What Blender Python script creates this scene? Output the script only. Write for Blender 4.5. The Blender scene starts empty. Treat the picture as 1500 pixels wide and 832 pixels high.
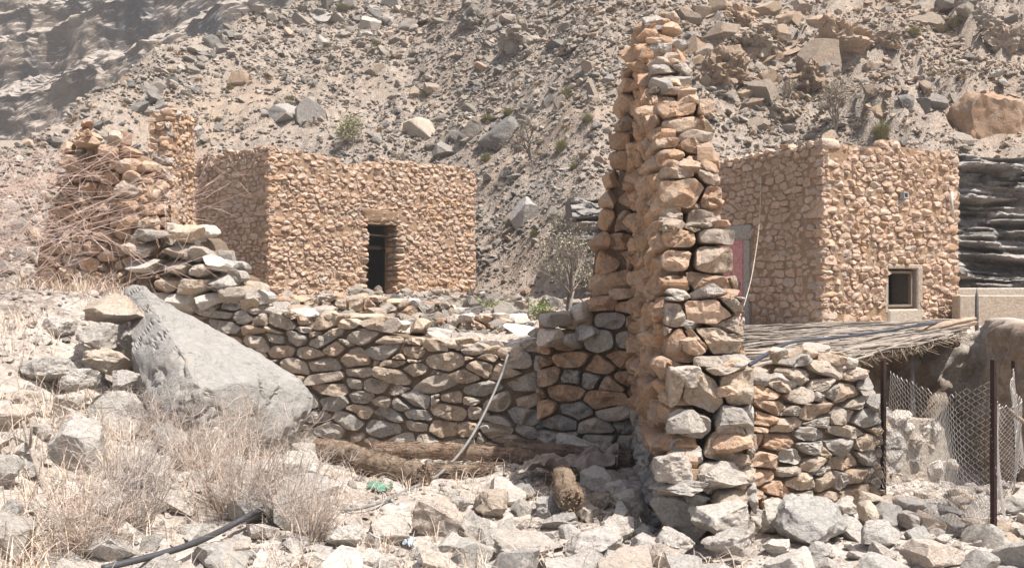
import bpy, bmesh, math, random
import numpy as np
from mathutils import Vector, Matrix, Euler

# ------------------------------------------------------------------ camera, light
scn = bpy.context.scene
COL = scn.collection
F = 1458.0                      # focal length in photograph pixels (1500 wide)
cam = bpy.data.objects.new('camera', bpy.data.cameras.new('camera'))
COL.objects.link(cam)
cam.data.sensor_width = 36.0
cam.data.lens = 36.0 * F / 1500.0
cam.location = (0, 0, 0)
cam.rotation_euler = (math.radians(90), 0, 0)
cam.data.clip_start = 0.05
cam.data.clip_end = 3000
scn.camera = cam

SUN_EL = math.radians(64)
SH = Vector((0.83, -0.56)).normalized()
SUN = Vector((SH.x * math.cos(SUN_EL), SH.y * math.cos(SUN_EL), math.sin(SUN_EL)))
world = bpy.data.worlds.new("World")
scn.world = world
world.use_nodes = True
wn = world.node_tree.nodes
wl = world.node_tree.links
sky = wn.new('ShaderNodeTexSky')
sky.sky_type = 'NISHITA'
sky.sun_disc = False
sky.sun_elevation = SUN_EL
sky.sun_rotation = math.atan2(SH.x, SH.y)
sky.dust_density = 6.0
sky.ozone_density = .6
sky.altitude = 300
wl.new(sky.outputs[0], wn['Background'].inputs[0])
wn['Background'].inputs[1].default_value = 0.085
sl = bpy.data.lights.new('sun', 'SUN')
sl.energy = 5.0
sl.angle = math.radians(0.5)
sl.color = (1.0, 0.945, 0.89)
so = bpy.data.objects.new('sun', sl)
COL.objects.link(so)
so.location = (20, -20, 60)
so.rotation_euler = SUN.to_track_quat('Z', 'Y').to_euler()
scn.view_settings.view_transform = 'Standard'
scn.view_settings.look = 'None'
scn.view_settings.gamma = 1
scn.view_settings.use_curve_mapping = False
scn.view_settings.exposure = 0.84
scn.render.engine = 'CYCLES'
scn.cycles.max_bounces = 6
scn.cycles.diffuse_bounces = 4

R = random.Random(7)
NR = np.random.RandomState(7)

def P(px, py, Y):
    return np.array(((px - 750) / F * Y, Y, (416 - py) / F * Y))

# ------------------------------------------------------------------ noise
def _h(ix, iy, iz, s):
    n = (ix.astype(np.int64) * 374761393 + iy.astype(np.int64) * 668265263
         + iz.astype(np.int64) * 1274126177 + s * 974711) & 0xffffffff
    n = ((n ^ (n >> 13)) * 1103515245) & 0xffffffff
    n = ((n ^ (n >> 16)) * 2246822519) & 0xffffffff
    n = n ^ (n >> 15)
    return (n & 0xffffff) / float(0xffffff) * 2 - 1

def vnoise(p, s=0):
    p = np.asarray(p, float)
    i = np.floor(p).astype(np.int64)
    f = p - i
    f = f * f * f * (f * (f * 6 - 15) + 10)
    x, y, z = i[:, 0], i[:, 1], i[:, 2]
    fx, fy, fz = f[:, 0], f[:, 1], f[:, 2]
    def L(a, b, t): return a + (b - a) * t
    c = [_h(x + a, y + b, z + d, s) for d in (0, 1) for b in (0, 1) for a in (0, 1)]
    return L(L(L(c[0], c[1], fx), L(c[2], c[3], fx), fy), L(L(c[4], c[5], fx), L(c[6], c[7], fx), fy), fz)

def fbm(p, octv=4, s=0, gain=.5):
    p = np.asarray(p, float)
    a, t = 1.0, 0
    for o in range(octv):
        t = t + a * vnoise(p * (2.03 ** o) + 17.3 * o, s + o)
        a *= gain
    return t

# ------------------------------------------------------------------ mesh builder
class MB:
    def __init__(self):
        self.v, self.t, self.q, self.c, self.tm, self.qm = [], [], [], [], [], []
        self.n = 0
    def add(self, v, tris=None, quads=None, col=(1, 1, 1), mat=0):
        v = np.asarray(v, float).reshape(-1, 3)
        col = np.asarray(col, float)
        if col.ndim == 1:
            col = np.tile(col[:3], (len(v), 1))
        self.v.append(v); self.c.append(col)
        if tris is not None and len(tris):
            t = np.asarray(tris, int); self.t.append(t + self.n); self.tm.append(np.full(len(t), mat))
        if quads is not None and len(quads):
            q = np.asarray(quads, int); self.q.append(q + self.n); self.qm.append(np.full(len(q), mat))
        self.n += len(v)
    def build(self, name, mats, parent=None, origin=None, sharp=None, smooth=True):
        v = np.concatenate(self.v); c = np.concatenate(self.c)
        if parent is not None:
            origin = np.array(parent['_o'])
        elif origin is None:
            origin = np.zeros(3)
        me = bpy.data.meshes.new(name)
        t = np.concatenate(self.t) if self.t else np.zeros((0, 3), int)
        q = np.concatenate(self.q) if self.q else np.zeros((0, 4), int)
        tm = np.concatenate(self.tm) if self.t else np.zeros(0, int)
        qm = np.concatenate(self.qm) if self.q else np.zeros(0, int)
        me.vertices.add(len(v)); me.vertices.foreach_set('co', (v - np.asarray(origin)).astype(np.float32).ravel())
        nl = t.size + q.size
        me.loops.add(nl); me.loops.foreach_set('vertex_index', np.concatenate([t.ravel(), q.ravel()]).astype(np.int32))
        npoly = len(t) + len(q)
        me.polygons.add(npoly)
        ls = np.concatenate([np.arange(len(t)) * 3, t.size + np.arange(len(q)) * 4]).astype(np.int32)
        me.polygons.foreach_set('loop_start', ls)
        if not isinstance(mats, (list, tuple)): mats = [mats]
        for m in mats: me.materials.append(m)
        me.polygons.foreach_set('material_index', np.concatenate([tm, qm]).astype(np.int32))
        me.update(calc_edges=True)
        me.validate()
        me.polygons.foreach_set('use_smooth', np.full(len(me.polygons), smooth))
        a = me.color_attributes.new('Col', 'FLOAT_COLOR', 'POINT')
        a.data.foreach_set('color', np.concatenate([c, np.ones((len(c), 1))], 1).astype(np.float32).ravel())
        if sharp: me.set_sharp_from_angle(angle=math.radians(sharp))
        o = bpy.data.objects.new(name, me)
        COL.objects.link(o)
        if parent is not None: o.parent = parent
        else: o.location = origin
        return o

def tag(o, label, cat, group=None):
    o['label'] = label; o['category'] = cat
    if group: o['group'] = group
    return o
def struct(o, kind='structure'):
    o['kind'] = kind
    return o
def empty(name, loc):
    o = bpy.data.objects.new(name, None)
    COL.objects.link(o); o.location = loc; o['_o'] = list(map(float, loc))
    o.empty_display_size = .2
    return o

# ------------------------------------------------------------------ materials
def mat_new(name):
    m = bpy.data.materials.new(name); m.use_nodes = True
    return m, m.node_tree.nodes, m.node_tree.links, m.node_tree.nodes['Principled BSDF']

def stone_mat(name, patch=(.33, .33, .32), patch_amt=.35, dust=(.5, .42, .32), bump=.5, scale=1.0, rough=.92, lo=.55, hi=1.32, crack=.5):
    """base from the Col attribute, mottled, with lichen / weathering patches and pitted relief"""
    m, N, L, b = mat_new(name)
    at = N.new('ShaderNodeAttribute'); at.attribute_name = 'Col'
    tc = N.new('ShaderNodeTexCoord')
    def noise(sc, det=6, r=.6):
        n = N.new('ShaderNodeTexNoise'); n.inputs['Scale'].default_value = sc * scale
        n.inputs['Detail'].default_value = det; n.inputs['Roughness'].default_value = r
        L.new(tc.outputs['Object'], n.inputs['Vector']); return n
    def ramp(src, a, b_):
        r = N.new('ShaderNodeMapRange'); r.inputs[1].default_value = a; r.inputs[2].default_value = b_
        L.new(src, r.inputs[0]); return r
    def mix(fac, a, b_, bt='MIX'):
        x = N.new('ShaderNodeMix'); x.data_type = 'RGBA'; x.blend_type = bt
        for s, i in ((fac, 0), (a, 6), (b_, 7)):
            if hasattr(s, 'links'): L.new(s, x.inputs[i])
            else: x.inputs[i].default_value = s if i == 0 else tuple(s) + (1,)
        return x.outputs[2]
    n1 = noise(9); n2 = noise(38, 8, .7); n3 = noise(3.3); n4 = noise(110, 4, .6)
    mott = ramp(n2.outputs[0], .25, .75); mott.inputs[3].default_value = lo; mott.inputs[4].default_value = hi
    mv = N.new('ShaderNodeCombineColor')
    for i in range(3): L.new(mott.outputs[0], mv.inputs[i])
    c = mix(1.0, at.outputs['Color'], mv.outputs[0], 'MULTIPLY')
    pf = ramp(n1.outputs[0], .5, .68); pf.inputs[4].default_value = patch_amt
    c = mix(pf.outputs[0], c, patch)
    df = ramp(n3.outputs[0], .5, .72); df.inputs[4].default_value = .45
    c = mix(df.outputs[0], c, dust)
    L.new(c, b.inputs['Base Color'])
    b.inputs['Roughness'].default_value = rough
    b.inputs['Specular IOR Level'].default_value = .15
    b1 = N.new('ShaderNodeBump'); b1.inputs['Strength'].default_value = bump; b1.inputs['Distance'].default_value = .045
    L.new(n2.outputs[0], b1.inputs['Height'])
    b2 = N.new('ShaderNodeBump'); b2.inputs['Strength'].default_value = bump * .7; b2.inputs['Distance'].default_value = .014
    L.new(n4.outputs[0], b2.inputs['Height']); L.new(b1.outputs[0], b2.inputs['Normal'])
    # splits and bedding cracks
    mp = N.new('ShaderNodeMapping'); mp.inputs['Scale'].default_value = (1, 1, 1.7); mp.inputs['Rotation'].default_value = (.3, .2, 0)
    L.new(tc.outputs['Object'], mp.inputs[0])
    wv = N.new('ShaderNodeMix'); wv.data_type = 'RGBA'; wv.inputs[0].default_value = .12
    L.new(mp.outputs[0], wv.inputs[6]); L.new(n1.outputs['Color'], wv.inputs[7])
    vo = N.new('ShaderNodeTexVoronoi'); vo.feature = 'DISTANCE_TO_EDGE'; vo.inputs['Scale'].default_value = 7 * scale
    L.new(wv.outputs[2], vo.inputs['Vector'])
    ck = ramp(vo.outputs['Distance'], 0, .03); 
    b3 = N.new('ShaderNodeBump'); b3.inputs['Strength'].default_value = crack; b3.inputs['Distance'].default_value = .02
    L.new(ck.outputs[0], b3.inputs['Height']); L.new(b2.outputs[0], b3.inputs['Normal'])
    L.new(b3.outputs[0], b.inputs['Normal'])
    return m

M_house = stone_mat('house_stone', lo=.68, hi=1.24, patch=(.5, .4, .32), patch_amt=.3, dust=(.5, .36, .24), bump=.45)
M_dry = stone_mat('field_stone', patch=(.38, .36, .33), patch_amt=.55, dust=(.52, .41, .3), bump=.6)
M_rock = stone_mat('limestone_rock', patch=(.52, .485, .44), patch_amt=.5, dust=(.66, .595, .525), bump=.8)
M_hillrock = stone_mat('hill_rock', patch=(.3, .29, .27), patch_amt=.4, dust=(.36, .3, .24), bump=.8, scale=.5)
M_mud = stone_mat('mud_mortar', patch=(.33, .22, .14), patch_amt=.5, dust=(.38, .27, .17), bump=.9, crack=0)
M_plaster = stone_mat('rough_plaster', patch=(.42, .4, .36), patch_amt=.5, dust=(.42, .37, .31), bump=.5, scale=.6, crack=.05)
M_wood = stone_mat('dry_wood', patch=(.33, .28, .24), patch_amt=.4, dust=(.4, .32, .24), bump=.8, crack=0)

def simple_mat(name, rough=.8, trans=0.0, metal=0.0, bump=0):
    m, N, L, b = mat_new(name)
    at = N.new('ShaderNodeAttribute'); at.attribute_name = 'Col'
    tc = N.new('ShaderNodeTexCoord')
    n = N.new('ShaderNodeTexNoise'); n.inputs['Scale'].default_value = 14; n.inputs['Detail'].default_value = 5
    L.new(tc.outputs['Object'], n.inputs['Vector'])
    r = N.new('ShaderNodeMapRange'); r.inputs[1].default_value = .3; r.inputs[2].default_value = .7
    r.inputs[3].default_value = .75; r.inputs[4].default_value = 1.2
    L.new(n.outputs[0], r.inputs[0])
    mv = N.new('ShaderNodeCombineColor')
    for i in range(3): L.new(r.outputs[0], mv.inputs[i])
    x = N.new('ShaderNodeMix'); x.data_type = 'RGBA'; x.blend_type = 'MULTIPLY'; x.inputs[0].default_value = 1
    L.new(at.outputs['Color'], x.inputs[6]); L.new(mv.outputs[0], x.inputs[7])
    L.new(x.outputs[2], b.inputs['Base Color'])
    b.inputs['Roughness'].default_value = rough; b.inputs['Metallic'].default_value = metal
    b.inputs['Specular IOR Level'].default_value = .25
    if bump:
        bb = N.new('ShaderNodeBump'); bb.inputs['Strength'].default_value = bump; bb.inputs['Distance'].default_value = .01
        n2 = N.new('ShaderNodeTexNoise'); n2.inputs['Scale'].default_value = 60; n2.inputs['Detail'].default_value = 6
        L.new(tc.outputs['Object'], n2.inputs['Vector']); L.new(n2.outputs[0], bb.inputs['Height'])
        L.new(bb.outputs[0], b.inputs['Normal'])
    return m
M_twig = simple_mat('dry_twig', .85)
M_leaf = simple_mat('leaf', .7)
M_rubber = simple_mat('pipe_plastic', .45)
M_metal = simple_mat('rusty_steel', .6, metal=.0, bump=.3)
M_wire = simple_mat('galvanised_wire', .45, metal=.3)
M_paint = simple_mat('worn_paint', .6, bump=.2)
M_cloth = simple_mat('cloth', .95, bump=.4)

# ------------------------------------------------------------------ shape library
_ico = {}
def ico(sub):
    if sub in _ico: return _ico[sub]
    g = (1 + 5 ** .5) / 2
    v = [(-1, g, 0), (1, g, 0), (-1, -g, 0), (1, -g, 0), (0, -1, g), (0, 1, g), (0, -1, -g), (0, 1, -g), (g, 0, -1), (g, 0, 1), (-g, 0, -1), (-g, 0, 1)]
    f = [(0, 11, 5), (0, 5, 1), (0, 1, 7), (0, 7, 10), (0, 10, 11), (1, 5, 9), (5, 11, 4), (11, 10, 2), (10, 7, 6), (7, 1, 8),
         (3, 9, 4), (3, 4, 2), (3, 2, 6), (3, 6, 8), (3, 8, 9), (4, 9, 5), (2, 4, 11), (6, 2, 10), (8, 6, 7), (9, 8, 1)]
    v = [np.array(p) / np.linalg.norm(p) for p in v]
    for _ in range(sub):
        mid, nf = {}, []
        def md(a, b):
            k = (min(a, b), max(a, b))
            if k not in mid:
                p = v[a] + v[b]; v.append(p / np.linalg.norm(p)); mid[k] = len(v) - 1
            return mid[k]
        for a, b, c in f:
            ab, bc, ca = md(a, b), md(b, c), md(c, a)
            nf += [(a, ab, ca), (b, bc, ab), (c, ca, bc), (ab, bc, ca)]
        f = nf
    _ico[sub] = (np.array(v), np.array(f))
    return _ico[sub]

def rot3(rx, ry, rz):
    return np.array(Euler((rx, ry, rz)).to_matrix())

_cube = {}
def cube_grid(n):
    if n in _cube: return _cube[n]
    key, V, T = {}, [], []
    t = np.linspace(-1, 1, n + 1)
    def vid(p):
        k = tuple(np.round(p, 5))
        if k not in key: key[k] = len(V); V.append(p)
        return key[k]
    for ax in range(3):
        for sg in (-1, 1):
            for i in range(n):
                for j in range(n):
                    ids = []
                    for a, b in ((i, j), (i + 1, j), (i + 1, j + 1), (i, j + 1)):
                        p = np.zeros(3); p[ax] = sg; p[(ax + 1) % 3] = t[a]; p[(ax + 2) % 3] = t[b]; ids.append(vid(p))
                    if sg < 0: ids = ids[::-1]
                    T += [(ids[0], ids[1], ids[2]), (ids[0], ids[2], ids[3])]
    _cube[n] = (np.array(V), np.array(T)); return _cube[n]

def rock(dims, rng, sub=3, box=.35, cuts=9, noise=.07, lo=.62, hi=.95):
    """angular weathered stone: a sphere pushed toward a box, sheared off by random planes, roughened"""
    if box >= .5:
        v, f = cube_grid({1: 3, 2: 6, 3: 10, 4: 16}[sub]); k = 3.2 + 5 * (box - .5)
        v = v / ((np.abs(v) ** k).sum(1, keepdims=True) ** (1 / k))
        v = v + .12 * np.stack([vnoise(v * .9 + rng.uniform(-50, 50, 3), i) for i in range(3)], 1)
        noise = noise * .8; lo = max(lo, .68); hi = 1.05
    else:
        v, f = ico(sub); v = v.copy()
        if box > 0:
            v = v / (np.abs(v).max(1, keepdims=True) ** box)
            v = v / np.abs(v).max()
    q = rot3(*rng.uniform(-.3, .3, 3)); v = v @ q.T
    for k in range(cuts):
        n = rng.normal(size=3); n /= np.linalg.norm(n)
        d = rng.uniform(lo, hi) * (.8 if box < .2 else .9)
        e = np.maximum(0, v @ n - d); v = v - e[:, None] * n
    off = rng.uniform(-99, 99, 3)
    r = 1 + noise * fbm(v * 1.7 + off, 3, 1) + (noise * .5) * fbm(v * 6 + off, 3, 5)
    v = v * r[:, None]
    mx, mn = v.max(0), v.min(0)
    v = (v - (mx + mn) / 2) / (mx - mn) * np.asarray(dims)
    return v, f

def tube(mb, pts, rad, sides=6, col=(1, 1, 1), mat=0, cap=True):
    pts = np.asarray(pts, float); n = len(pts)
    rad = np.broadcast_to(np.asarray(rad, float), (n,))
    tg = np.gradient(pts, axis=0); tg /= (np.linalg.norm(tg, axis=1, keepdims=True) + 1e-9)
    up = np.array((0, 0, 1.)) if abs(tg[0, 2]) < .9 else np.array((1., 0, 0))
    a = np.cross(tg, up); a /= (np.linalg.norm(a, axis=1, keepdims=True) + 1e-9)
    b = np.cross(a, tg)
    th = np.arange(sides) / sides * 2 * math.pi
    v = pts[:, None] + rad[:, None, None] * (np.cos(th)[None, :, None] * a[:, None] + np.sin(th)[None, :, None] * b[:, None])
    v = v.reshape(-1, 3)
    i = np.arange(n - 1)[:, None] * sides; j = np.arange(sides)[None]; j2 = (j + 1) % sides
    q = np.stack([i + j, i + j2, i + sides + j2, i + sides + j], -1).reshape(-1, 4)
    t = []
    if cap:
        for k in range(1, sides - 1):
            t += [(0, k + 1, k), ((n - 1) * sides, (n - 1) * sides + k, (n - 1) * sides + k + 1)]
    mb.add(v, t, q, col, mat)

def smooth_path(pts, n=40):
    pts = np.asarray(pts, float); m = len(pts)
    t = np.linspace(0, m - 1, n); out = []
    for x in t:
        i = min(int(x), m - 2); f = x - i
        p0, p1, p2, p3 = pts[max(i - 1, 0)], pts[i], pts[i + 1], pts[min(i + 2, m - 1)]
        out.append(.5 * ((2 * p1) + (-p0 + p2) * f + (2 * p0 - 5 * p1 + 4 * p2 - p3) * f * f + (-p0 + 3 * p1 - 3 * p2 + p3) * f ** 3))
    return np.array(out)

def bevel_box(mb, c, dims, R3=None, col=(1, 1, 1), mat=0, bev=.01, jit=0, rng=None):
    """box with chamfered edges"""
    hx = np.asarray(dims) / 2.0; b = min(bev, hx.min() * .45)
    v = []
    for sx in (-1, 1):
        for sy in (-1, 1):
            for sz in (-1, 1):
                s = np.array((sx, sy, sz))
                for ax in range(3):
                    p = s * (hx - b); p[ax] = s[ax] * hx[ax]; v.append(p)
    v = np.array(v)
    if jit and rng is not None: v = v + rng.normal(0, jit, v.shape)
    if R3 is not None: v = v @ np.asarray(R3).T
    bm = bmesh.new()
    for p in v + np.asarray(c): bm.verts.new(p)
    r = bmesh.ops.convex_hull(bm, input=bm.verts)
    bm.verts.index_update()
    bmesh.ops.triangulate(bm, faces=bm.faces)
    vv = np.array([q.co[:] for q in bm.verts]); ff = [[q.index for q in f.verts] for f in bm.faces]
    bm.free()
    mb.add(vv, ff, None, col, mat)

def hull_rock(pts, rng, cuts=4, amp=.05, freq=2.0):
    bm = bmesh.new()
    for p in pts: bm.verts.new(p)
    r = bmesh.ops.convex_hull(bm, input=bm.verts)
    junk = [e for e in r['geom_interior'] + r['geom_unused'] if isinstance(e, bmesh.types.BMVert) and e.is_valid]
    bmesh.ops.delete(bm, geom=list(set(junk)), context='VERTS')
    bmesh.ops.triangulate(bm, faces=bm.faces)
    for _ in range(cuts):
        bmesh.ops.subdivide_edges(bm, edges=bm.edges, cuts=1, use_grid_fill=True)
        bmesh.ops.triangulate(bm, faces=bm.faces)
        bmesh.ops.smooth_vert(bm, verts=bm.verts, factor=.06, use_axis_x=True, use_axis_y=True, use_axis_z=True)
    bm.normal_update(); bm.verts.index_update()
    v = np.array([q.co[:] for q in bm.verts]); n = np.array([q.normal[:] for q in bm.verts])
    f = np.array([[q.index for q in g.verts] for g in bm.faces]); bm.free()
    o = rng.uniform(-50, 50, 3)
    d = amp * fbm(v * freq + o, 5, 3, .5)
    rd = 1 - np.abs(fbm(v * freq * 1.7 + o + 9, 3, 8))
    d = d - amp * 1.1 * np.clip(rd - .86, 0, 1) * 4
    return v + n * d[:, None], f

# ------------------------------------------------------------------ terrain
def sstep(a, b, x):
    t = np.clip((x - a) / (b - a), 0, 1); return t * t * (3 - 2 * t)

_fc = [P(750, 832, 5.4), P(1500, 832, 5.4), P(1150, 832, 5.4), P(0, 832, 4.7), P(300, 832, 5.0), P(520, 832, 5.2), P(0, 600, 6.6), P(0, 690, 5.7), P(120, 700, 5.7),
       P(0, 448, 10.0), P(60, 455, 10.4), P(-150, 440, 10.0), P(180, 620, 6.9), P(180, 560, 8.0), P(330, 700, 6.6), P(420, 690, 7.3), P(455, 672, 8.6), P(470, 672, 9.2), P(420, 690, 9.4), P(380, 700, 9.9), P(600, 670, 9.2), P(540, 690, 8.3), P(900, 672, 8.9),
       P(600, 720, 7.6), P(760, 745, 7.0), P(950, 745, 7.0), P(1040, 795, 6.2), P(1200, 745, 7.5), P(1300, 735, 7.5), P(1280, 795, 6.2), P(1500, 722, 7.6), P(1400, 726, 7.4),
       P(1500, 795, 6.2), P(230, 450, 10.4), P(200, 480, 9.2),
       (-4, 0, -1.25), (0, 0, -1.6), (4, 0, -1.6), (0, 2.5, -1.58), (4, 2.5, -1.58), (-3, 2.5, -1.35), (-7, 6, -.5), (-8, 2, -.8), (8, 6, -1.45), (9, 9, -1.6), (6, 9, -1.7), (3, 9, -1.7), (12, 3, -1.5), (-12, 8, .2), (-10, 11, 0.1)]
_fc = np.array(_fc)
def _tps(pts):
    x = pts[:, :2]; n = len(x)
    def phi(r2): return np.where(r2 > 1e-12, r2 * np.log(np.maximum(r2, 1e-12)) * .5, 0)
    K = phi(((x[:, None] - x[None]) ** 2).sum(-1)) + np.eye(n) * .05
    A = np.zeros((n + 3, n + 3)); A[:n, :n] = K; A[:n, n] = 1; A[:n, n + 1:] = x
    A[n, :n] = 1; A[n + 1:, :n] = x.T
    w = np.linalg.solve(A, np.concatenate([pts[:, 2], np.zeros(3)]))
    def ev(X, Y):
        out = np.zeros(X.shape)
        for i in range(n): out += w[i] * phi((X - x[i, 0]) ** 2 + (Y - x[i, 1]) ** 2)
        return out + w[n] + w[n + 1] * X + w[n + 2] * Y
    return ev
_front = _tps(_fc)

# wall lines (front faces), in plan
DW_A = np.array((-3.71, 10.6)); DW_B = np.array((1.16, 9.0))       # the long field-stone wall
LR_A = P(48, 0, 10.9)[:2]; LR_B = P(216, 0, 10.5)[:2]               # left ruin front

def crest(Y): return np.interp(Y, [15, 27, 31.5, 41, 46, 60], [-17, -14.2, -13.5, -12.9, -10.4, -4])

def hill_h(X, Y):
    k = X / np.maximum(Y, 1)
    y0 = np.interp(k, [-.7, -.5, -.42, -.3, -.1, 0, .08, .15, .3, .42, .5, .7], [15, 21.0, 22.6, 25.7, 26.2, 23, 20, 20, 21.5, 20.5, 20.5, 20])
    d = Y - y0
    d = np.minimum(d, 34 + .1 * np.maximum(d - 34, 0))
    z = .58 * d - .4 + .006 * np.maximum(d, 0) ** 2 * (1 + .3 * np.sin(X * .21))
    p = np.stack([X, Y, np.zeros_like(X)], -1).reshape(-1, 3)
    z = z + (.6 * fbm(p * .13, 3, 21) + .32 * fbm(p * .55, 3, 31)).reshape(X.shape) * sstep(0, 6, d)
    rg = (1 - np.abs(fbm(p * .35 + 5, 3, 41))).reshape(X.shape)
    z = z + 1.1 * sstep(.75, 1.1, rg) * sstep(.1, .3, k) * sstep(4, 8, d)
    t = crest(Y) - X
    t = t - .3 * fbm(p * .5, 2, 51).reshape(X.shape)
    z = z - 1.5 * np.where(t > 0, t * t / (t + 1.0), 0)
    return np.clip(z, -40, 60)

def height(X, Y, detail=True):
    X = np.asarray(X, float); Y = np.asarray(Y, float)
    fr = _front(np.clip(X, -11, 11), np.clip(Y, -3, 11))
    k = X / np.maximum(Y, 1)
    wl_ = sstep(-.36, -.47, k)
    terr = -.56 + .018 * (Y - 10)
    terr = terr * (1 - sstep(.08, .2, k)) + (-.74) * sstep(.08, .2, k)
    left = -.15 + .16 * (Y - 11)
    terr = terr * (1 - wl_) + left * wl_
    hl = hill_h(X, Y)
    m = np.maximum(terr, hl); s = .5
    hh = np.clip(.5 + .5 * (hl - terr) / s, 0, 1)
    back = terr + (hl - terr) * hh + s * hh * (1 - hh) * .5
    # where the raised ground behind the walls begins
    yl = np.interp(X, [-30, -6.5, LR_A[0], LR_B[0], DW_A[0], DW_B[0]], [10.6, 10.6, LR_A[1], LR_B[1], DW_A[1], DW_B[1]]) + .3
    yl = np.where(X > 1.27, 15.2, yl)
    wd = np.where(X < -5.6, .8, .1)
    mk = sstep(-wd, wd, Y - yl)
    court = fr * (1 - sstep(8.2, 8.9, Y)) + np.minimum(fr, -2.1) * sstep(8.2, 8.9, Y)
    fr = np.where(X > 1.27, court * sstep(1.4, 2.0, X) + fr * (1 - sstep(1.4, 2.0, X)), fr)
    z = fr * (1 - mk) + back * mk
    if detail:
        p = np.stack([X, Y, np.zeros_like(X)], -1).reshape(-1, 3)
        far = sstep(14, 24, Y)
        z = z + (.05 * fbm(p * 1.6, 4, 61)).reshape(X.shape) + (.02 * fbm(p * 7, 2, 65)).reshape(X.shape) + far * (.1 * fbm(p * 1.7, 3, 71) + .05 * fbm(p * 4.1, 2, 75)).reshape(X.shape)
    return z

def gz(x, y): return float(height(np.array([x]), np.array([y]))[0])
def gp(px, py, y0=3.5, y1=70):
    """where the sight line through a photograph pixel first meets the ground"""
    Ys = np.concatenate([np.arange(y0, 14, .04), np.arange(14, y1, .1)])
    X = (px - 750) / F * Ys; Z = (416 - py) / F * Ys
    hit = np.nonzero(height(X, Ys) > Z)[0]
    if len(hit) == 0: return None
    i = hit[0]; return np.array((X[i], Ys[i], Z[i]))

def axis(segs):
    out = []
    for a, b, s in segs: out += list(np.arange(a, b, s))
    return np.array(out + [segs[-1][1]])
gx = axis([(-420, -60, 20), (-60, -24, 2), (-24, -9, .3), (-9, 9, .075), (9, 26, .3), (26, 60, 2), (60, 420, 20)])
gy = axis([(-60, -4, 4), (-4, 3, .5), (3, 12, .075), (12, 22, .14), (22, 52, .25), (52, 80, 2), (80, 420, 20)])
GX, GY = np.meshgrid(gx, gy)
GZ = height(GX, GY)
mb = MB()
nx, ny = len(gx), len(gy)
ii = (np.arange(ny - 1)[:, None] * nx + np.arange(nx - 1)[None]).ravel()
mb.add(np.stack([GX, GY, GZ], -1).reshape(-1, 3), None, np.stack([ii, ii + 1, ii + nx + 1, ii + nx], -1))

def ground_mat():
    m, N, L, b = mat_new('stony_ground')
    tc = N.new('ShaderNodeTexCoord')
    def noise(sc, det=8, r=.65):
        n = N.new('ShaderNodeTexNoise'); n.inputs['Scale'].default_value = sc; n.inputs['Detail'].default_value = det
        n.inputs['Roughness'].default_value = r; L.new(tc.outputs['Object'], n.inputs['Vector']); return n
    def ramp(src, stops):
        r = N.new('ShaderNodeValToRGB'); e = r.color_ramp.elements
        for i, (p, c) in enumerate(stops):
            x = e[i] if i < 2 else e.new(p)
            x.position = p; x.color = tuple(c) + (1,)
        L.new(src, r.inputs[0]); return r
    a = noise(3.2); big = noise(.16, 3); fine = noise(30, 6)
    r1 = ramp(a.outputs[0], [(.3, (.3, .26, .225)), (.5, (.44, .39, .345)), (.7, (.55, .505, .455))])
    r2 = ramp(a.outputs[0], [(.3, (.19, .163, .14)), (.52, (.3, .255, .215)), (.72, (.385, .315, .255))])
    sx = N.new('ShaderNodeSeparateXYZ'); L.new(tc.outputs['Object'], sx.inputs[0])
    mr = N.new('ShaderNodeMapRange'); mr.inputs[1].default_value = 13; mr.inputs[2].default_value = 24
    L.new(sx.outputs[1], mr.inputs[0])
    mx = N.new('ShaderNodeMix'); mx.data_type = 'RGBA'
    L.new(mr.outputs[0], mx.inputs[0]); L.new(r1.outputs[0], mx.inputs[6]); L.new(r2.outputs[0], mx.inputs[7])
    vor = N.new('ShaderNodeTexVoronoi'); vor.inputs['Scale'].default_value = 22; vor.inputs['Randomness'].default_value = 1
    L.new(tc.outputs['Object'], vor.inputs['Vector'])
    hs = N.new('ShaderNodeMix'); hs.data_type = 'RGBA'; hs.blend_type = 'OVERLAY'; hs.inputs[0].default_value = .35
    bw = N.new('ShaderNodeRGBToBW'); L.new(vor.outputs['Color'], bw.inputs[0])
    L.new(mx.outputs[2], hs.inputs[6]); L.new(bw.outputs[0], hs.inputs[7])
    og = ramp(big.outputs[0], [(.5, (0, 0, 0)), (.66, (.35, .35, .35))])
    m2 = N.new('ShaderNodeMix'); m2.data_type = 'RGBA'; L.new(og.outputs[0], m2.inputs[0])
    L.new(hs.outputs[2], m2.inputs[6]); m2.inputs[7].default_value = (.36, .26, .18, 1)
    L.new(m2.outputs[2], b.inputs['Base Color'])
    b.inputs['Roughness'].default_value = .95; b.inputs['Specular IOR Level'].default_value = .1
    b1 = N.new('ShaderNodeBump'); b1.inputs['Strength'].default_value = .8; b1.inputs['Distance'].default_value = .03
    L.new(vor.outputs['Distance'], b1.inputs['Height']); b1.invert = True
    b2 = N.new('ShaderNodeBump'); b2.inputs['Strength'].default_value = .7; b2.inputs['Distance'].default_value = .03
    L.new(fine.outputs[0], b2.inputs['Height']); L.new(b1.outputs[0], b2.inputs['Normal'])
    L.new(b2.outputs[0], b.inputs['Normal'])
    return m
M_ground = ground_mat()
struct(mb.build('ground', M_ground))

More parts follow.
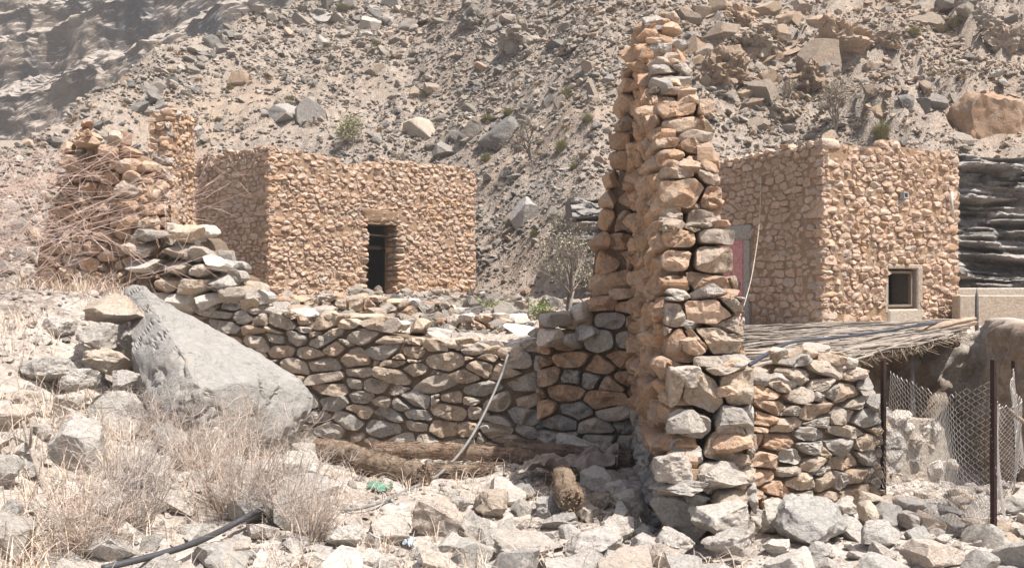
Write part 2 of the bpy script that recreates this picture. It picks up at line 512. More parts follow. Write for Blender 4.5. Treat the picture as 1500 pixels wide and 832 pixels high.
# ------------------------------------------------------------------ far cliffs across the valley
def far_cliffs():
    nu, nv = 520, 760
    u = np.linspace(-150, 110, nu); w = np.linspace(0, 1, nv)
    # staircase profile: alternating steep faces and sloping benches; beds climb to the right
    steps = [(-60, -8), (-20, -4), (17, 1), (22.5, 2.0), (26.2, 9.5), (32.6, 10.4), (36, 18), (39.6, 18.8), (43, 27), (53, 29.5), (57, 40), (70, 43), (76, 56), (120, 62)]
    zs = np.array([s[0] for s in steps], float); ys = np.array([s[1] for s in steps], float)
    arc = np.concatenate([[0], np.cumsum(np.hypot(np.diff(zs), np.diff(ys)))]); arc /= arc[-1]
    U, W = np.meshgrid(u, w)
    p0 = np.stack([U * .05, W * 3, U * 0], -1).reshape(-1, 3)
    Ws = np.clip(W + .007 * fbm(p0 * 4, 4, 5).reshape(U.shape), 0, 1)
    z = np.interp(Ws, arc, zs); y = np.interp(Ws, arc, ys)
    z = z + .37 * (U + 67)
    p = np.stack([U, y * 1.0, z], -1).reshape(-1, 3)
    steep = np.interp(Ws, arc, np.clip(np.gradient(zs) / (np.gradient(ys) + .01) > 1.6, 0, 1).astype(float))
    stp = np.array([(zs[min(i + 1, len(zs) - 1)] - zs[i]) / max(ys[min(i + 1, len(ys) - 1)] - ys[i], .1) for i in range(len(zs))]); seg = np.clip(np.searchsorted(arc, Ws, 'right') - 1, 0, len(zs) - 1)
    steep = (stp[seg] > 1.5).astype(float)
    ridged = np.abs(fbm(p * np.array((.3, .1, .03)), 4, 14)).reshape(U.shape)
    q3 = np.stack([U.ravel() * .22, y.ravel() * .03, z.ravel() * .16], -1)
    blk = (np.round(2.6 * fbm(q3, 2, 19)) / 2.6).reshape(U.shape); blk2 = (np.round(2.5 * fbm(q3 * 3.1, 2, 20)) / 2.5).reshape(U.shape)
    y = y + 1.6 * fbm(p * np.array((.05, .03, .03)), 3, 11).reshape(U.shape) + steep * (1.3 * ridged) + 1.5 * blk + .5 * blk2 + .3 * fbm(p * .9, 3, 16).reshape(U.shape)
    z = z + 2.2 * fbm(p * np.array((.06, 0, .02)), 3, 17).reshape(U.shape) + (1 - steep) * (.45 * fbm(p * .7, 4, 18).reshape(U.shape))
    V = np.stack([U, 128 + y + .12 * U, z], -1).reshape(-1, 3)
    ii = (np.arange(nv - 1)[:, None] * nu + np.arange(nu - 1)[None]).ravel()
    m, N, L, b = mat_new('cliff_rock')
    tc = N.new('ShaderNodeTexCoord')
    def noise(sc, vec=None, det=7):
        n = N.new('ShaderNodeTexNoise'); n.inputs['Scale'].default_value = sc; n.inputs['Detail'].default_value = det
        L.new(vec if vec else tc.outputs['Object'], n.inputs['Vector']); return n
    mp = N.new('ShaderNodeMapping'); mp.inputs['Scale'].default_value = (1, 1, .6); L.new(tc.outputs['Object'], mp.inputs[0])
    a = noise(.12, mp.outputs[0]); c = noise(.5)
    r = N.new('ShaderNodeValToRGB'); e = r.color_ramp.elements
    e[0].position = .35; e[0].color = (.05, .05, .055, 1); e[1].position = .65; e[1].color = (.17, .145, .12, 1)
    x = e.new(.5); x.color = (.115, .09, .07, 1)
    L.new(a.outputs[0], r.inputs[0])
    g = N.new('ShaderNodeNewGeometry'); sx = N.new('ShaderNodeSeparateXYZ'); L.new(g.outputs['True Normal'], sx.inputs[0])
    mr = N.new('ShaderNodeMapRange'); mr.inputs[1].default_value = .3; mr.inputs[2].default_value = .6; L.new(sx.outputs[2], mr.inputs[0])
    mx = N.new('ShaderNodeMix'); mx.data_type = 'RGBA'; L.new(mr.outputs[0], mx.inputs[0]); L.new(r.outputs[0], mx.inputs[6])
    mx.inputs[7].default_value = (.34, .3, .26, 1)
    L.new(mx.outputs[2], b.inputs['Base Color']); b.inputs['Roughness'].default_value = 1
    b.inputs['Specular IOR Level'].default_value = 0
    bp = N.new('ShaderNodeBump'); bp.inputs['Strength'].default_value = 1; bp.inputs['Distance'].default_value = 1.2
    L.new(c.outputs[0], bp.inputs['Height']); L.new(bp.outputs[0], b.inputs['Normal'])
    mbc = MB(); mbc.add(V, None, np.stack([ii, ii + 1, ii + nu + 1, ii + nu], -1))
    struct(mbc.build('hills', m))
far_cliffs()

# ------------------------------------------------------------------ stone faces
def clip(poly, nx_, ny_, d):
    out = []; m = len(poly)
    for i in range(m):
        a = poly[i]; b = poly[(i + 1) % m]
        da = a[0] * nx_ + a[1] * ny_ - d; db = b[0] * nx_ + b[1] * ny_ - d
        if da <= 0: out.append(a)
        if (da < 0 < db) or (db < 0 < da):
            t = da / (da - db); out.append((a[0] + (b[0] - a[0]) * t, a[1] + (b[1] - a[1]) * t))
    return out

def cells(seeds, asp, box, wt=None):
    S = seeds * np.array((asp, 1.0)); out = []
    x0, x1, z0, z1 = box
    for i in range(len(S)):
        d2 = ((S - S[i]) ** 2).sum(1)
        near = np.argsort(d2)[1:20]
        poly = [(x0 * asp, z0), (x1 * asp, z0), (x1 * asp, z1), (x0 * asp, z1)]
        for j in near:
            nx_, ny_ = S[j] - S[i]; m_ = (S[j] + S[i]) / 2
            poly = clip(poly, nx_, ny_, m_[0] * nx_ + m_[1] * ny_ + (0 if wt is None else (wt[i] - wt[j]) / 2))
            if len(poly) < 3: break
        out.append([(a / asp, b) for a, b in poly] if len(poly) >= 3 else None)
    return out

PAL_TAN = [(.51, .35, .24), (.48, .325, .22), (.54, .39, .285), (.45, .30, .205), (.50, .37, .275), (.46, .37, .3)]
PAL_ORANGE = [(.51, .335, .215), (.48, .305, .19), (.54, .365, .24), (.45, .285, .18), (.50, .355, .25)]
PAL_HOUSE = [(.545, .40, .305), (.515, .37, .275), (.57, .43, .335), (.49, .355, .265), (.53, .41, .325)]
PAL_DRY = [(.43, .37, .31), (.48, .385, .295), (.44, .4, .35), (.52, .42, .325), (.38, .345, .31), (.48, .41, .34), (.49, .38, .285)]
PAL_GREY = [(.43, .395, .355), (.38, .355, .325), (.48, .44, .39), (.5, .43, .35), (.35, .33, .305)]
PAL_PALE = [(.61, .565, .51), (.55, .51, .465), (.63, .57, .505), (.5, .47, .43), (.58, .495, .42)]
PAL_HILL = [(.3, .265, .23), (.25, .23, .205), (.34, .295, .25), (.37, .3, .24), (.2, .19, .175)]
PAL_BROWN = [(.37, .27, .19), (.33, .245, .175), (.41, .31, .225), (.3, .235, .18), (.35, .29, .23)]

def pick(pal, rng, var=.16):
    c = np.array(pal[rng.randint(len(pal))]); return np.clip(c * (1 + rng.uniform(-var, var)), .03, .8)

def stone_from_poly(mb, poly, O, du, dn, rng, gap, prot, bul, depth, col, m=16, rough=.012, mat=0, spin=.0):
    p = np.array(poly); c = p.mean(0)
    rad = np.sqrt(((p - c) ** 2).sum(1)).mean()
    if rad < .02: return
    p = c + (p - c) * max(.5, 1 - gap / rad)
    if spin:
        a_ = rng.normal(0, spin); ca_, sa_ = math.cos(a_), math.sin(a_); q_ = p - c
        p = c + np.stack([q_[:, 0] * ca_ - q_[:, 1] * sa_, q_[:, 0] * sa_ + q_[:, 1] * ca_], 1) * np.array((rng.uniform(.88, 1.04), rng.uniform(.84, 1.04)))
    r1 = rng.uniform(.04, .22)
    for it in range(2):                                   # round the corners
        r = r1 if it == 0 else .2
        q = np.roll(p, -1, 0)
        p = np.stack([p * (1 - r) + q * r, p * r + q * (1 - r)], 1).reshape(-1, 2)
    seg = np.sqrt(((np.roll(p, -1, 0) - p) ** 2).sum(1)); L = np.concatenate([[0], np.cumsum(seg)])
    t = np.arange(m) / m * L[-1]; pc = np.concatenate([p, p[:1]])
    b = np.stack([np.interp(t, L, pc[:, 0]), np.interp(t, L, pc[:, 1])], 1)
    ph = np.arange(m) / m * 6.283
    wob = .035 * np.sin(2 * ph + rng.uniform(0, 6)) * 0 + .03 * np.sin(3 * ph + rng.uniform(0, 6)) + .025 * np.sin(5 * ph + rng.uniform(0, 6))
    b = c + (b - c) * (1 + wob + rng.normal(0, .012, m))[:, None]
    S_ = np.array((.92, 1.0, .975, .9, .74, .52, .27, 0.0))
    H_ = np.array((-depth, prot - bul * 1.5, prot - bul * .45, prot + bul * .04, prot + bul * .15, prot + bul * .32, prot + bul * .4, prot + bul * .42))
    k = len(S_) - 1
    uv = np.concatenate([c + (b - c) * s for s in S_[:-1]] + [c[None]]); d = np.concatenate([np.full(m, e) for e in H_[:-1]] + [H_[-1:]])
    rel = uv - c; rr = max(np.abs(p - c).max(), .01)
    tilt_ = rng.normal(0, .12, 2); amp = np.concatenate([np.zeros(m), np.ones(m * (k - 1) + 1)])
    d = d + amp * (rel @ tilt_)
    for _ in range(rng.randint(3, 7)):                    # broken facets
        g_ = rng.normal(0, .62, 2); pl = prot + bul * rng.uniform(-.1, .35) + rel @ g_
        d = np.where(amp > 0, np.minimum(d, np.maximum(pl, prot - bul * 1.0)), d)
    for fr_, am in ((2.2, 1.0), (4.5, .9), (9, .8)):
        w1, w2 = rng.normal(0, fr_ / rr, 2), rng.normal(0, fr_ / rr, 2)
        d = d + amp * rough * am * np.sin(rel @ w1 + rng.uniform(0, 6)) * np.sin(rel @ w2 + rng.uniform(0, 6))
    V = O[None] + uv[:, :1] * du[None] + uv[:, 1:] * np.array((0, 0, 1.))[None] + d[:, None] * dn[None]
    i = np.arange(k - 1)[:, None] * m; j = np.arange(m)[None]; j2 = (j + 1) % m
    q = np.stack([i + j, i + j2, i + m + j2, i + m + j], -1).reshape(-1, 4)
    tr = [((k - 1) * m + a, (k - 1) * m + (a + 1) % m, k * m) for a in range(m)]
    mb.add(V, tr, q, col, mat)

def uz(A, d, px, py):
    k = (px - 750) / F
    u = (k * A[1] - A[0]) / (d[0] - k * d[1])
    Y = A[1] + u * d[1]
    return u, (416 - py) / F * Y

def wall_face(mb, A, B, prof, base, size, seed, pal, holes=(), gap=.012, prot=.05, bul=.03, depth=.12, m=16, rough=.01, ext=.03, palfn=None, flip=False, var=.11, jit=.2, wmin=.45, wmax=1.75, fit=False, chips=.12, drift=False, wvar=.35, wave=.02, spin=.07):
    """irregular stones fitted over one face of a wall between plan points A and B; prof = [(u, top z)]"""
    rng = np.random.RandomState(seed)
    A = np.asarray(A, float); B = np.asarray(B, float)
    Ln = np.linalg.norm(B - A); d = (B - A) / Ln
    n = np.array((d[1], -d[0])) * (-1 if flip else 1)
    O = np.array((A[0], A[1], 0.)); du = np.array((d[0], d[1], 0.)); dn = np.array((n[0], n[1], 0.))
    pu = np.array([q[0] for q in prof]); pz = np.array([q[1] for q in prof])
    w, h = size; S = []
    zmax = pz.max(); z = base - h * .2
    while z < zmax + 2 * h:
        hc = h * (rng.uniform(.55, 1.2) if rng.rand() < .7 else rng.uniform(1.2, 1.75)); u = -ext - w * rng.uniform(0, 1)
        while u < Ln + ext + w:
            ww = w * rng.uniform(wmin, wmax)
            S.append((u + ww / 2, z + hc / 2 + rng.normal(0, jit * h)))
            if rng.rand() < chips: S.append((u + ww, z + hc * rng.uniform(.1, .9)))
            u += ww
        z += hc
    S = np.array(S)
    # loosen overlaps so no stone becomes a sliver
    T = S * np.array((h / w * 1.1, 1))
    keep = []
    for i in range(len(T)):
        if all((T[i] - T[j]) @ (T[i] - T[j]) > (h * (.42 if chips < .2 else .34)) ** 2 for j in keep[-60:]): keep.append(i)
    S = S[keep]
    if wave: S[:, 1] += wave * np.sin(S[:, 0] * 1.9 + seed) + wave * .6 * np.sin(S[:, 0] * 4.7 + 2 * seed)
    cl = cells(S, h / w * 1.1, (-ext, Ln + ext, base, zmax) if fit else (-ext, Ln + ext, base - .3, zmax + 3 * h), rng.uniform(0, wvar, len(S)) * h * h if wvar else None)
    for s, poly in zip(S, cl):
        if poly is None: continue
        pa = np.array(poly); c = pa.mean(0)
        top = np.interp(c[0], pu, pz)
        if not fit and (c[1] > top or c[1] < base - h * .3 or pa[:, 1].max() > top + h * .9): continue
        if not fit and (pa[:, 1] - np.interp(pa[:, 0], pu, pz)).max() > h * 1.3: continue
        if pa[:, 1].max() - pa[:, 1].min() < h * .18: continue
        if any(a - .01 < c[0] < b_ + .01 and e - .01 < c[1] < f_ + .01 for a, b_, e, f_ in holes): continue
        pp = palfn(c[0], c[1], rng) if palfn else pal
        if drift:
            t_ = vnoise(np.array([[c[0] * .9 + seed, c[1] * 1.1, 3.1]]), 77)[0]
            pp = PAL_HOUSE + PAL_HOUSE[:2] + (PAL_ORANGE[:2] if t_ > .25 else ([(.47, .39, .32)] if t_ < -.25 else []))
        stone_from_poly(mb, poly, O, du, dn, rng, gap * rng.uniform(.6, 1.7), prot + rng.normal(0, .014), bul * rng.uniform(.7, 1.35), depth, pick(pp, rng, var), m, rough, 0, spin)

def core(mb, A, B, prof, base, thick, holes=(), mat=1, col=(.42, .29, .19), drop=.05, recess=.0, flip=False, step=.07):
    """the mud and rubble heart of a wall behind its facing stones, with real openings"""
    A = np.asarray(A, float); B = np.asarray(B, float)
    Ln = np.linalg.norm(B - A); d = (B - A) / Ln
    n = np.array((d[1], -d[0])) * (-1 if flip else 1)
    pu = np.array([q[0] for q in prof]); pz = np.array([q[1] for q in prof])
    us = set(np.linspace(0, Ln, max(2, int(Ln / step))))
    for h_ in holes: us |= {h_[0], h_[1]}
    us = sorted(u for u in us if 0 <= u <= Ln)
    def pt(u, z, k):
        q = A + d * u - n * (recess + thick * k); return (q[0], q[1], z)
    V, Q = [], []
    def quad(*ps):
        b = len(V); V.extend(ps); Q.append((b, b + 1, b + 2, b + 3))
    tz = lambda u: np.interp(u, pu, pz) - drop
    for a, b in zip(us[:-1], us[1:]):
        mid = (a + b) / 2
        ta, tb = max(tz(a), base), max(tz(b), base)
        spans = [(base, None)]
        for h_ in holes:
            if h_[0] <= mid <= h_[1]: spans = [(base, h_[2]), (h_[3], None)]
        for lo, hi in spans:
            za, zb = (ta, tb) if hi is None else (hi, hi)
            if min(za, zb) <= lo + 1e-4: continue
            quad(pt(a, lo, 0), pt(b, lo, 0), pt(b, zb, 0), pt(a, za, 0))
            quad(pt(b, lo, 1), pt(a, lo, 1), pt(a, za, 1), pt(b, zb, 1))
            quad(pt(a, za, 0), pt(b, zb, 0), pt(b, zb, 1), pt(a, za, 1))
            if lo > base + .001: quad(pt(a, lo, 1), pt(b, lo, 1), pt(b, lo, 0), pt(a, lo, 0))
    for h_ in holes:
        lo = max(h_[2], base)
        for u in h_[:2]: quad(pt(u, lo, 0), pt(u, lo, 1), pt(u, h_[3], 1), pt(u, h_[3], 0))
    for u in (0, Ln):
        t = max(tz(u), base + .01); quad(pt(u, base, 0), pt(u, base, 1), pt(u, t, 1), pt(u, t, 0))
    mb.add(np.array(V), None, Q, col, mat)

def caps(mb, A, B, prof, thick, size, seed, pal, flip=False, dens=1.0, u0=None, u1=None, lift=.15, sub=2):
    """loose stones along a broken wall top"""
    rng = np.random.RandomState(seed)
    A = np.asarray(A, float); B = np.asarray(B, float); Ln = np.linalg.norm(B - A); d = (B - A) / Ln
    n = np.array((d[1], -d[0])) * (-1 if flip else 1)
    pu = np.array([q[0] for q in prof]); pz = np.array([q[1] for q in prof])
    w, h = size; rows = max(1, int(round(thick / (w * .9))))
    for r in range(rows):
        u = (0 if u0 is None else u0) + rng.uniform(0, w)
        while u < (Ln if u1 is None else u1):
            ww = w * rng.uniform(.6, 1.4)
            if rng.rand() < dens:
                dm = (ww * 1.02, w * rng.uniform(.6, 1.05), h * rng.uniform(.7, 1.25))
                v, f = rock(dm, rng, sub, .55, 7, .06)
                a = math.atan2(d[1], d[0]) + rng.normal(0, .25)
                v = v @ rot3(rng.normal(0, .1), rng.normal(0, .1), a).T
                q = A + d * u - n * (thick * (r + .5) / rows + rng.normal(0, .02) - .02)
                z = np.interp(u, pu, pz) + dm[2] * lift - .04
                mb.add(v + np.array((q[0], q[1], z)), f, None, pick(pal, rng))
            u += ww * .95

def quoins(mb, C, dirs, z0, z1, size, seed, pal, ztop=None):
    """bigger corner stones laid alternately along the two faces"""
    rng = np.random.RandomState(seed); z = z0; k = 0
    while z < z1:
        h = size[1] * rng.uniform(.75, 1.3)
        d = dirs[k % 2]; o = dirs[(k + 1) % 2]
        L_ = size[0] * rng.uniform(.75, 1.25); wd = size[0] * rng.uniform(.45, .6)
        v, f = rock((L_, wd, h * .97), rng, 2, .72, 6, .04, .75, 1.0)
        v = v @ rot3(rng.normal(0, .03), rng.normal(0, .03), math.atan2(d[1], d[0]) + rng.normal(0, .06)).T
        c = np.array(C) + np.array(d) * (L_ / 2 - .06) + np.array(o) * (wd / 2 - .055)
        mb.add(v + np.array((c[0], c[1], z + h / 2)), f, None, pick(pal, rng)); z += h; k += 1

# ------------------------------------------------------------------ left house
def px_prof(A, B, pts):
    A = np.asarray(A, float); B = np.asarray(B, float); d = (B - A) / np.linalg.norm(B - A)
    return [uz(A, d, *p) for p in pts]

def pts_at(A, B, px):
    A = np.asarray(A, float); B = np.asarray(B, float); d = (B - A) / np.linalg.norm(B - A)
    return uz(A, d, px, 0)[0]

def left_house():
    C = np.array((-4.87, 20.0)); Rr = np.array((-0.93, 24.3)); Lf = np.array((-7.4, 22.25))
    base = -.55
    t = empty('stone_house', (C[0], C[1], base))
    tag(t, 'ruined tan stone house on the left with a dark open doorway', 'house', 'rubble stone houses')
    pr = px_prof(C, Rr, [(385, 214), (410, 213), (440, 222), (470, 228), (490, 234), (505, 243), (520, 246), (532, 238), (560, 234), (600, 236), (640, 241), (670, 244), (688, 247), (705, 255)])
    D = (Rr - C) / np.linalg.norm(Rr - C)
    ua, ub = uz(C, D, 536, 0)[0], uz(C, D, 584, 0)[0]
    _, zt = uz(C, D, 560, 329); _, zb = uz(C, D, 560, 432)
    hole = (ua, ub, zb, zt)
    m = MB()
    wall_face(m, C, Rr, pr, base, (.21, .1), 11, PAL_TAN, [hole], gap=.006, prot=.043, bul=.032, m=18, rough=.008, drift=True, chips=.2)
    caps(m, C, Rr, [(u, z - .04) for u, z in pr], .45, (.2, .1), 12, PAL_TAN, dens=.7)
    quoins(m, C, [D, (Lf - C) / np.linalg.norm(Lf - C)], base, pr[0][1] - .12, (.42, .14), 13, PAL_ORANGE)
    quoins(m, Rr, [-D, (Lf - C) / np.linalg.norm(Lf - C)], base, pr[-1][1] - .1, (.36, .14), 14, PAL_TAN)
    core(m, C, Rr, pr, base - .2, .48, [hole], drop=.04)
    m.build('wall', [M_house, M_mud], t, sharp=28)
    # jamb stones lining the doorway
    rng = np.random.RandomState(5)
    n = np.array((D[1], -D[0]))
    for u, sg in ((ua, -1), (ub, 1)):
        z = zb; m = MB()
        while z < zt - .05:
            h = rng.uniform(.1, .17); w = rng.uniform(.2, .3)
            for kk in range(2):
                v, f = rock((w, .27, h), rng, 2, .7, 6, .05, .75, 1.0)
                v = v @ rot3(0, 0, math.atan2(D[1], D[0]) + rng.normal(0, .08)).T
                c = C + D * (u + sg * (w / 2 - .045 - rng.uniform(0, .025))) - n * (.06 + .24 * kk)
                m.add(v + np.array((c[0], c[1], z + h / 2)), f, None, pick(PAL_TAN, rng))
            z += h
        m.build('door_jamb', M_house, t, sharp=28)
    m = MB()
    c = C + D * ((ua + ub) / 2 + .14) - n * .085
    v, f = rock((ub - ua + .7, .3, .36), rng, 3, .8, 7, .05)
    m.add(v @ rot3(0, .03, math.atan2(D[1], D[0])).T + np.array((c[0], c[1], zt + .2)), f, None, (.4, .27, .18))
    m.build('lintel', M_mud, t, sharp=45)
    m = MB()
    for dz, k, r in ((.02, .05, .035), (.03, .2, .04), (.02, .34, .035)):
        a = C + D * (ua - .2) - n * k; b = C + D * (ub + .25) - n * k
        tube(m, [(a[0], a[1], zt + dz), (b[0], b[1], zt + dz)], r, 7, (.16, .1, .065))
    m.build('lintel_beam', M_wood, t)
    m = MB()
    a = C + D * (ua - .05) - n * .4; b = C + D * (ub + .05) - n * .4
    tube(m, [(a[0], a[1], zt - .2), (b[0], b[1], zt - .23)], .022, 7, (.42, .33, .24))
    a = C + D * (ua - .05) - n * .6; b = C + D * (ub + .05) - n * .6
    tube(m, [(a[0], a[1], zt - .47), (b[0], b[1], zt - .5)], .05, 7, (.2, .14, .1))
    m.build('door_rail', M_wood, t)
    # side wall
    m = MB()
    D2 = (C - Lf) / np.linalg.norm(C - Lf)
    pl = px_prof(Lf, C, [(268, 232), (290, 230), (315, 226), (335, 221), (360, 219), (380, 216), (395, 214)])
    wall_face(m, Lf, C, pl, base, (.21, .105), 21, PAL_ORANGE, gap=.006, prot=.042, bul=.032, m=18, rough=.008, drift=True, chips=.2)
    caps(m, Lf, C, [(u, z - .04) for u, z in pl], .45, (.2, .1), 22, PAL_TAN, dens=.8)
    core(m, Lf, C, pl, base - .2, .48, drop=.04)
    m.build('wall', [M_house, M_mud], t, sharp=28)
    # back walls and roof
    m = MB(); Bk = Lf + (Rr - C)
    hb_ = pl[0][1] - .12
    for a, b, sd in ((Rr, Bk, 31), (Bk, Lf, 32)):
        L_ = np.linalg.norm(b - a); q = [(0, hb_), (L_, hb_)]
        wall_face(m, a, b, q, base, (.26, .15), sd, PAL_TAN, gap=.01, prot=.04, bul=.03, m=10)
        core(m, a, b, q, base - .2, .45, drop=.04)
    m.build('wall', [M_house, M_mud], t, sharp=28)
    m = MB(); z = hb_ - .28; i_ = .2
    cen = (C + Bk) / 2; cs = [q + (cen - q) / np.linalg.norm(cen - q) * i_ for q in (C, Rr, Bk, Lf)]
    V = [(q[0], q[1], z) for q in cs] + [(q[0], q[1], z - .2) for q in cs]
    m.add(V, None, [(0, 1, 2, 3), (7, 6, 5, 4), (0, 4, 5, 1), (1, 5, 6, 2), (2, 6, 7, 3), (3, 7, 4, 0)], (.36, .27, .19))
    m.build('roof', M_mud, t, smooth=False)
left_house()

# ------------------------------------------------------------------ right house
def right_house():
    C = np.array((4.99, 16.0)); Rr = np.array((7.78, 17.42)); Lf = np.array((3.2, 19.9))
    base = -.85
    t = empty('stone_house', (C[0], C[1], base))
    tag(t, 'intact tan stone house on the right with a small square window', 'house', 'rubble stone houses')
    D = (Rr - C) / np.linalg.norm(Rr - C); n = np.array((D[1], -D[0])); az = math.atan2(D[1], D[0])
    pr = px_prof(C, Rr, [(1195, 206), (1230, 208), (1270, 212), (1310, 211), (1350, 215), (1380, 218), (1398, 222), (1412, 226)])
    ua, ub = uz(C, D, 1303, 0)[0], uz(C, D, 1341, 0)[0]
    zt = uz(C, D, 1320, 397)[1]; zb = uz(C, D, 1320, 450)[1]
    hole = (ua - .05, ub + .06, zb - .03, zt + .04)
    m = MB()
    wall_face(m, C, Rr, pr, base, (.2, .1), 41, PAL_TAN, [(ua - .09, ub + .13, zb - .27, zt + .09)], gap=.006, prot=.045, bul=.034, m=18, rough=.007, jit=.22, drift=True)
    caps(m, C, Rr, [(u, z - .05) for u, z in pr], .4, (.22, .08), 42, PAL_GREY, dens=.8)
    Dl = (Lf - C) / np.linalg.norm(Lf - C)
    quoins(m, C, [D, Dl], base, pr[0][1] - .1, (.4, .145), 43, PAL_TAN)
    quoins(m, Rr, [-D, Dl], base, pr[-1][1] - .1, (.34, .14), 44, PAL_TAN)
    core(m, C, Rr, pr, base - .3, .45, [hole], drop=.04)
    m.build('wall', [M_house, M_mud], t, sharp=28)
    m = MB()
    pl = px_prof(Lf, C, [(985, 256), (1020, 243), (1045, 238), (1080, 230), (1120, 222), (1160, 214), (1190, 208), (1206, 206)])
    D2 = (C - Lf) / np.linalg.norm(C - Lf); n2 = np.array((D2[1], -D2[0])); az2 = math.atan2(D2[1], D2[0])
    da, db = uz(Lf, D2, 1056, 0)[0], uz(Lf, D2, 1092, 0)[0]
    dzt = uz(Lf, D2, 1075, 352)[1]; dzb = base + .1
    dh = (da, db, dzb, dzt)
    wall_face(m, Lf, C, pl, base, (.19, .1), 51, PAL_ORANGE, [(da - .2, db + .16, dzb - .5, dzt + .22)], gap=.006, prot=.043, bul=.034, m=18, rough=.007, jit=.22, drift=True)
    caps(m, Lf, C, [(u, z - .06) for u, z in pl], .4, (.24, .07), 52, PAL_GREY, dens=.9)
    core(m, Lf, C, pl, base - .3, .45, [dh], drop=.04)
    m.build('wall', [M_house, M_mud], t, sharp=28)
    m = MB(); Bk = Lf + (Rr - C); hb_ = pl[0][1] - .05
    for a, b, sd in ((Rr, Bk, 61), (Bk, Lf, 62)):
        L_ = np.linalg.norm(b - a); q = [(0, hb_), (L_, hb_)]
        wall_face(m, a, b, q, base, (.26, .16), sd, PAL_TAN, gap=.01, prot=.04, bul=.03, m=10)
        core(m, a, b, q, base - .3, .45, drop=.04)
    m.build('wall', [M_house, M_mud], t, sharp=28)
    m = MB(); z = hb_ - .1
    cen = (C + Bk) / 2; cs = [q + (cen - q) / np.linalg.norm(cen - q) * .2 for q in (C, Rr, Bk, Lf)]
    V = [(q[0], q[1], z) for q in cs] + [(q[0], q[1], z - .2) for q in cs]
    m.add(V, None, [(0, 1, 2, 3), (7, 6, 5, 4), (0, 4, 5, 1), (1, 5, 6, 2), (2, 6, 7, 3), (3, 7, 4, 0)], (.38, .33, .27))
    m.build('roof', M_mud, t, smooth=False)
    # window: plaster surround, frame, dark shutter leaf inside
    rot = rot3(0, 0, az)
    def at(u, k, z): q = C + D * u - n * k; return np.array((q[0], q[1], z))
    m = MB()
    uc = (ua + ub) / 2; W = ub - ua; H = zt - zb
    bevel_box(m, at(ub + .09, .05, (zt + zb) / 2 - .02), (.14, .16, H + .2), rot, (.38, .315, .25), bev=.02)
    bevel_box(m, at(ua - .07, .06, (zt + zb) / 2), (.09, .14, H + .2), rot, (.38, .315, .25), bev=.02)
    bevel_box(m, at(uc + .08, .045, zb - .16), (W + .26, .16, .26), rot, (.44, .38, .31), bev=.03)
    bevel_box(m, at(uc + .04, .05, zt + .075), (W + .16, .14, .08), rot, (.4, .31, .22), bev=.02)
    w = m.build('window', M_plaster, t, smooth=False)
    w['_o'] = t['_o']
    m = MB()
    for u, hh in ((ua + .02, H), (ub - .02, H)): bevel_box(m, at(u, .09, (zt + zb) / 2), (.045, .07, hh), rot, (.3, .24, .18), bev=.006)
    for z_ in (zt - .02, zb + .02): bevel_box(m, at(uc, .092, z_), (W - .08, .066, .045), rot, (.3, .24, .18), bev=.006)
    m.build('frame', M_wood, w, smooth=False)
    m = MB()
    q0 = at(ub - .05, .14, 0)
    bevel_box(m, (q0[0] - .06, q0[1] + .12, (zt + zb) / 2), (.025, .3, H - .1), rot3(0, 0, az + .35), (.1, .085, .07), bev=.005)
    m.build('shutter', M_paint, w, smooth=False)
    # pink metal door in a concrete surround
    rot2 = rot3(0, 0, az2)
    def at2(u, k, z): q = Lf + D2 * u - n2 * k; return np.array((q[0], q[1], z))
    m = MB()
    bevel_box(m, at2((da + db) / 2, .04, dzt + .13), (db - da + .4, .2, .26), rot2, (.37, .34, .3), bev=.02)
    for u in (da - .1, db + .075): bevel_box(m, at2(u, .045, (dzt + dzb) / 2 - .1), (.2 if u < da else .15, .2, dzt - dzb + .2), rot2, (.37, .34, .3), bev=.02)
    bevel_box(m, at2((da + db) / 2, -.05, base + .03), (db - da + .9, .5, .12), rot2, (.4, .37, .33), bev=.02)
    m.build('door_surround', M_plaster, t, smooth=False)
    m = MB(); pk = (.56, .27, .26)
    bevel_box(m, at2((da + db) / 2, -.03, (dzt + dzb) / 2), (db - da, .03, dzt - dzb), rot2, pk, bev=.004)
    for u in (da + .03, db - .03, (da + db) / 2): bevel_box(m, at2(u, -.05, (dzt + dzb) / 2), (.04, .03, dzt - dzb - .02), rot2, pk, bev=.004)
    for k in range(5):
        z_ = dzb + .1 + (dzt - dzb - .15) * k / 4
        bevel_box(m, at2((da + db) / 2, -.052, z_), (db - da - .02, .022, .035), rot2, pk, bev=.004)
    dr = m.build('door', M_paint, t, smooth=False); dr['_o'] = t['_o']
    m = MB(); bevel_box(m, at2(db - .1, -.08, (dzt + dzb) / 2 - .05), (.03, .05, .12), rot2, (.3, .28, .26), bev=.008)
    m.build('handle', M_metal, dr, smooth=False)
    # small vent box, white drain pipe
    u_, z_ = uz(C, D, 1320, 287); m = MB()
    for dx in (-.045, .045): bevel_box(m, at(u_ + dx, -.06, z_), (.02, .1, .11), rot, (.34, .35, .35), bev=.003)
    for dz in (-.045, .045): bevel_box(m, at(u_, -.06, z_ + dz), (.068, .1, .02), rot, (.34, .35, .35), bev=.003)
    bevel_box(m, at(u_, -.03, z_), (.068, .02, .068), rot, (.05, .05, .05), bev=.003)
    m.build('vent', M_paint, t, smooth=False)
    u0, z0 = uz(C, D, 1387, 281); u1, z1 = uz(C, D, 1390, 320); m = MB()
    tube(m, [at(u0, -.1, z0), at(u0, -.1, (z0 + z1) / 2), at(u1, -.1, z1)], .028, 8, (.55, .52, .46))
    m.build('drain_pipe', M_paint, t)
    # stick poking from the wall
    u0, z0 = uz(C, D, 1332, 257); u1, z1 = uz(C, D, 1352, 243); m = MB()
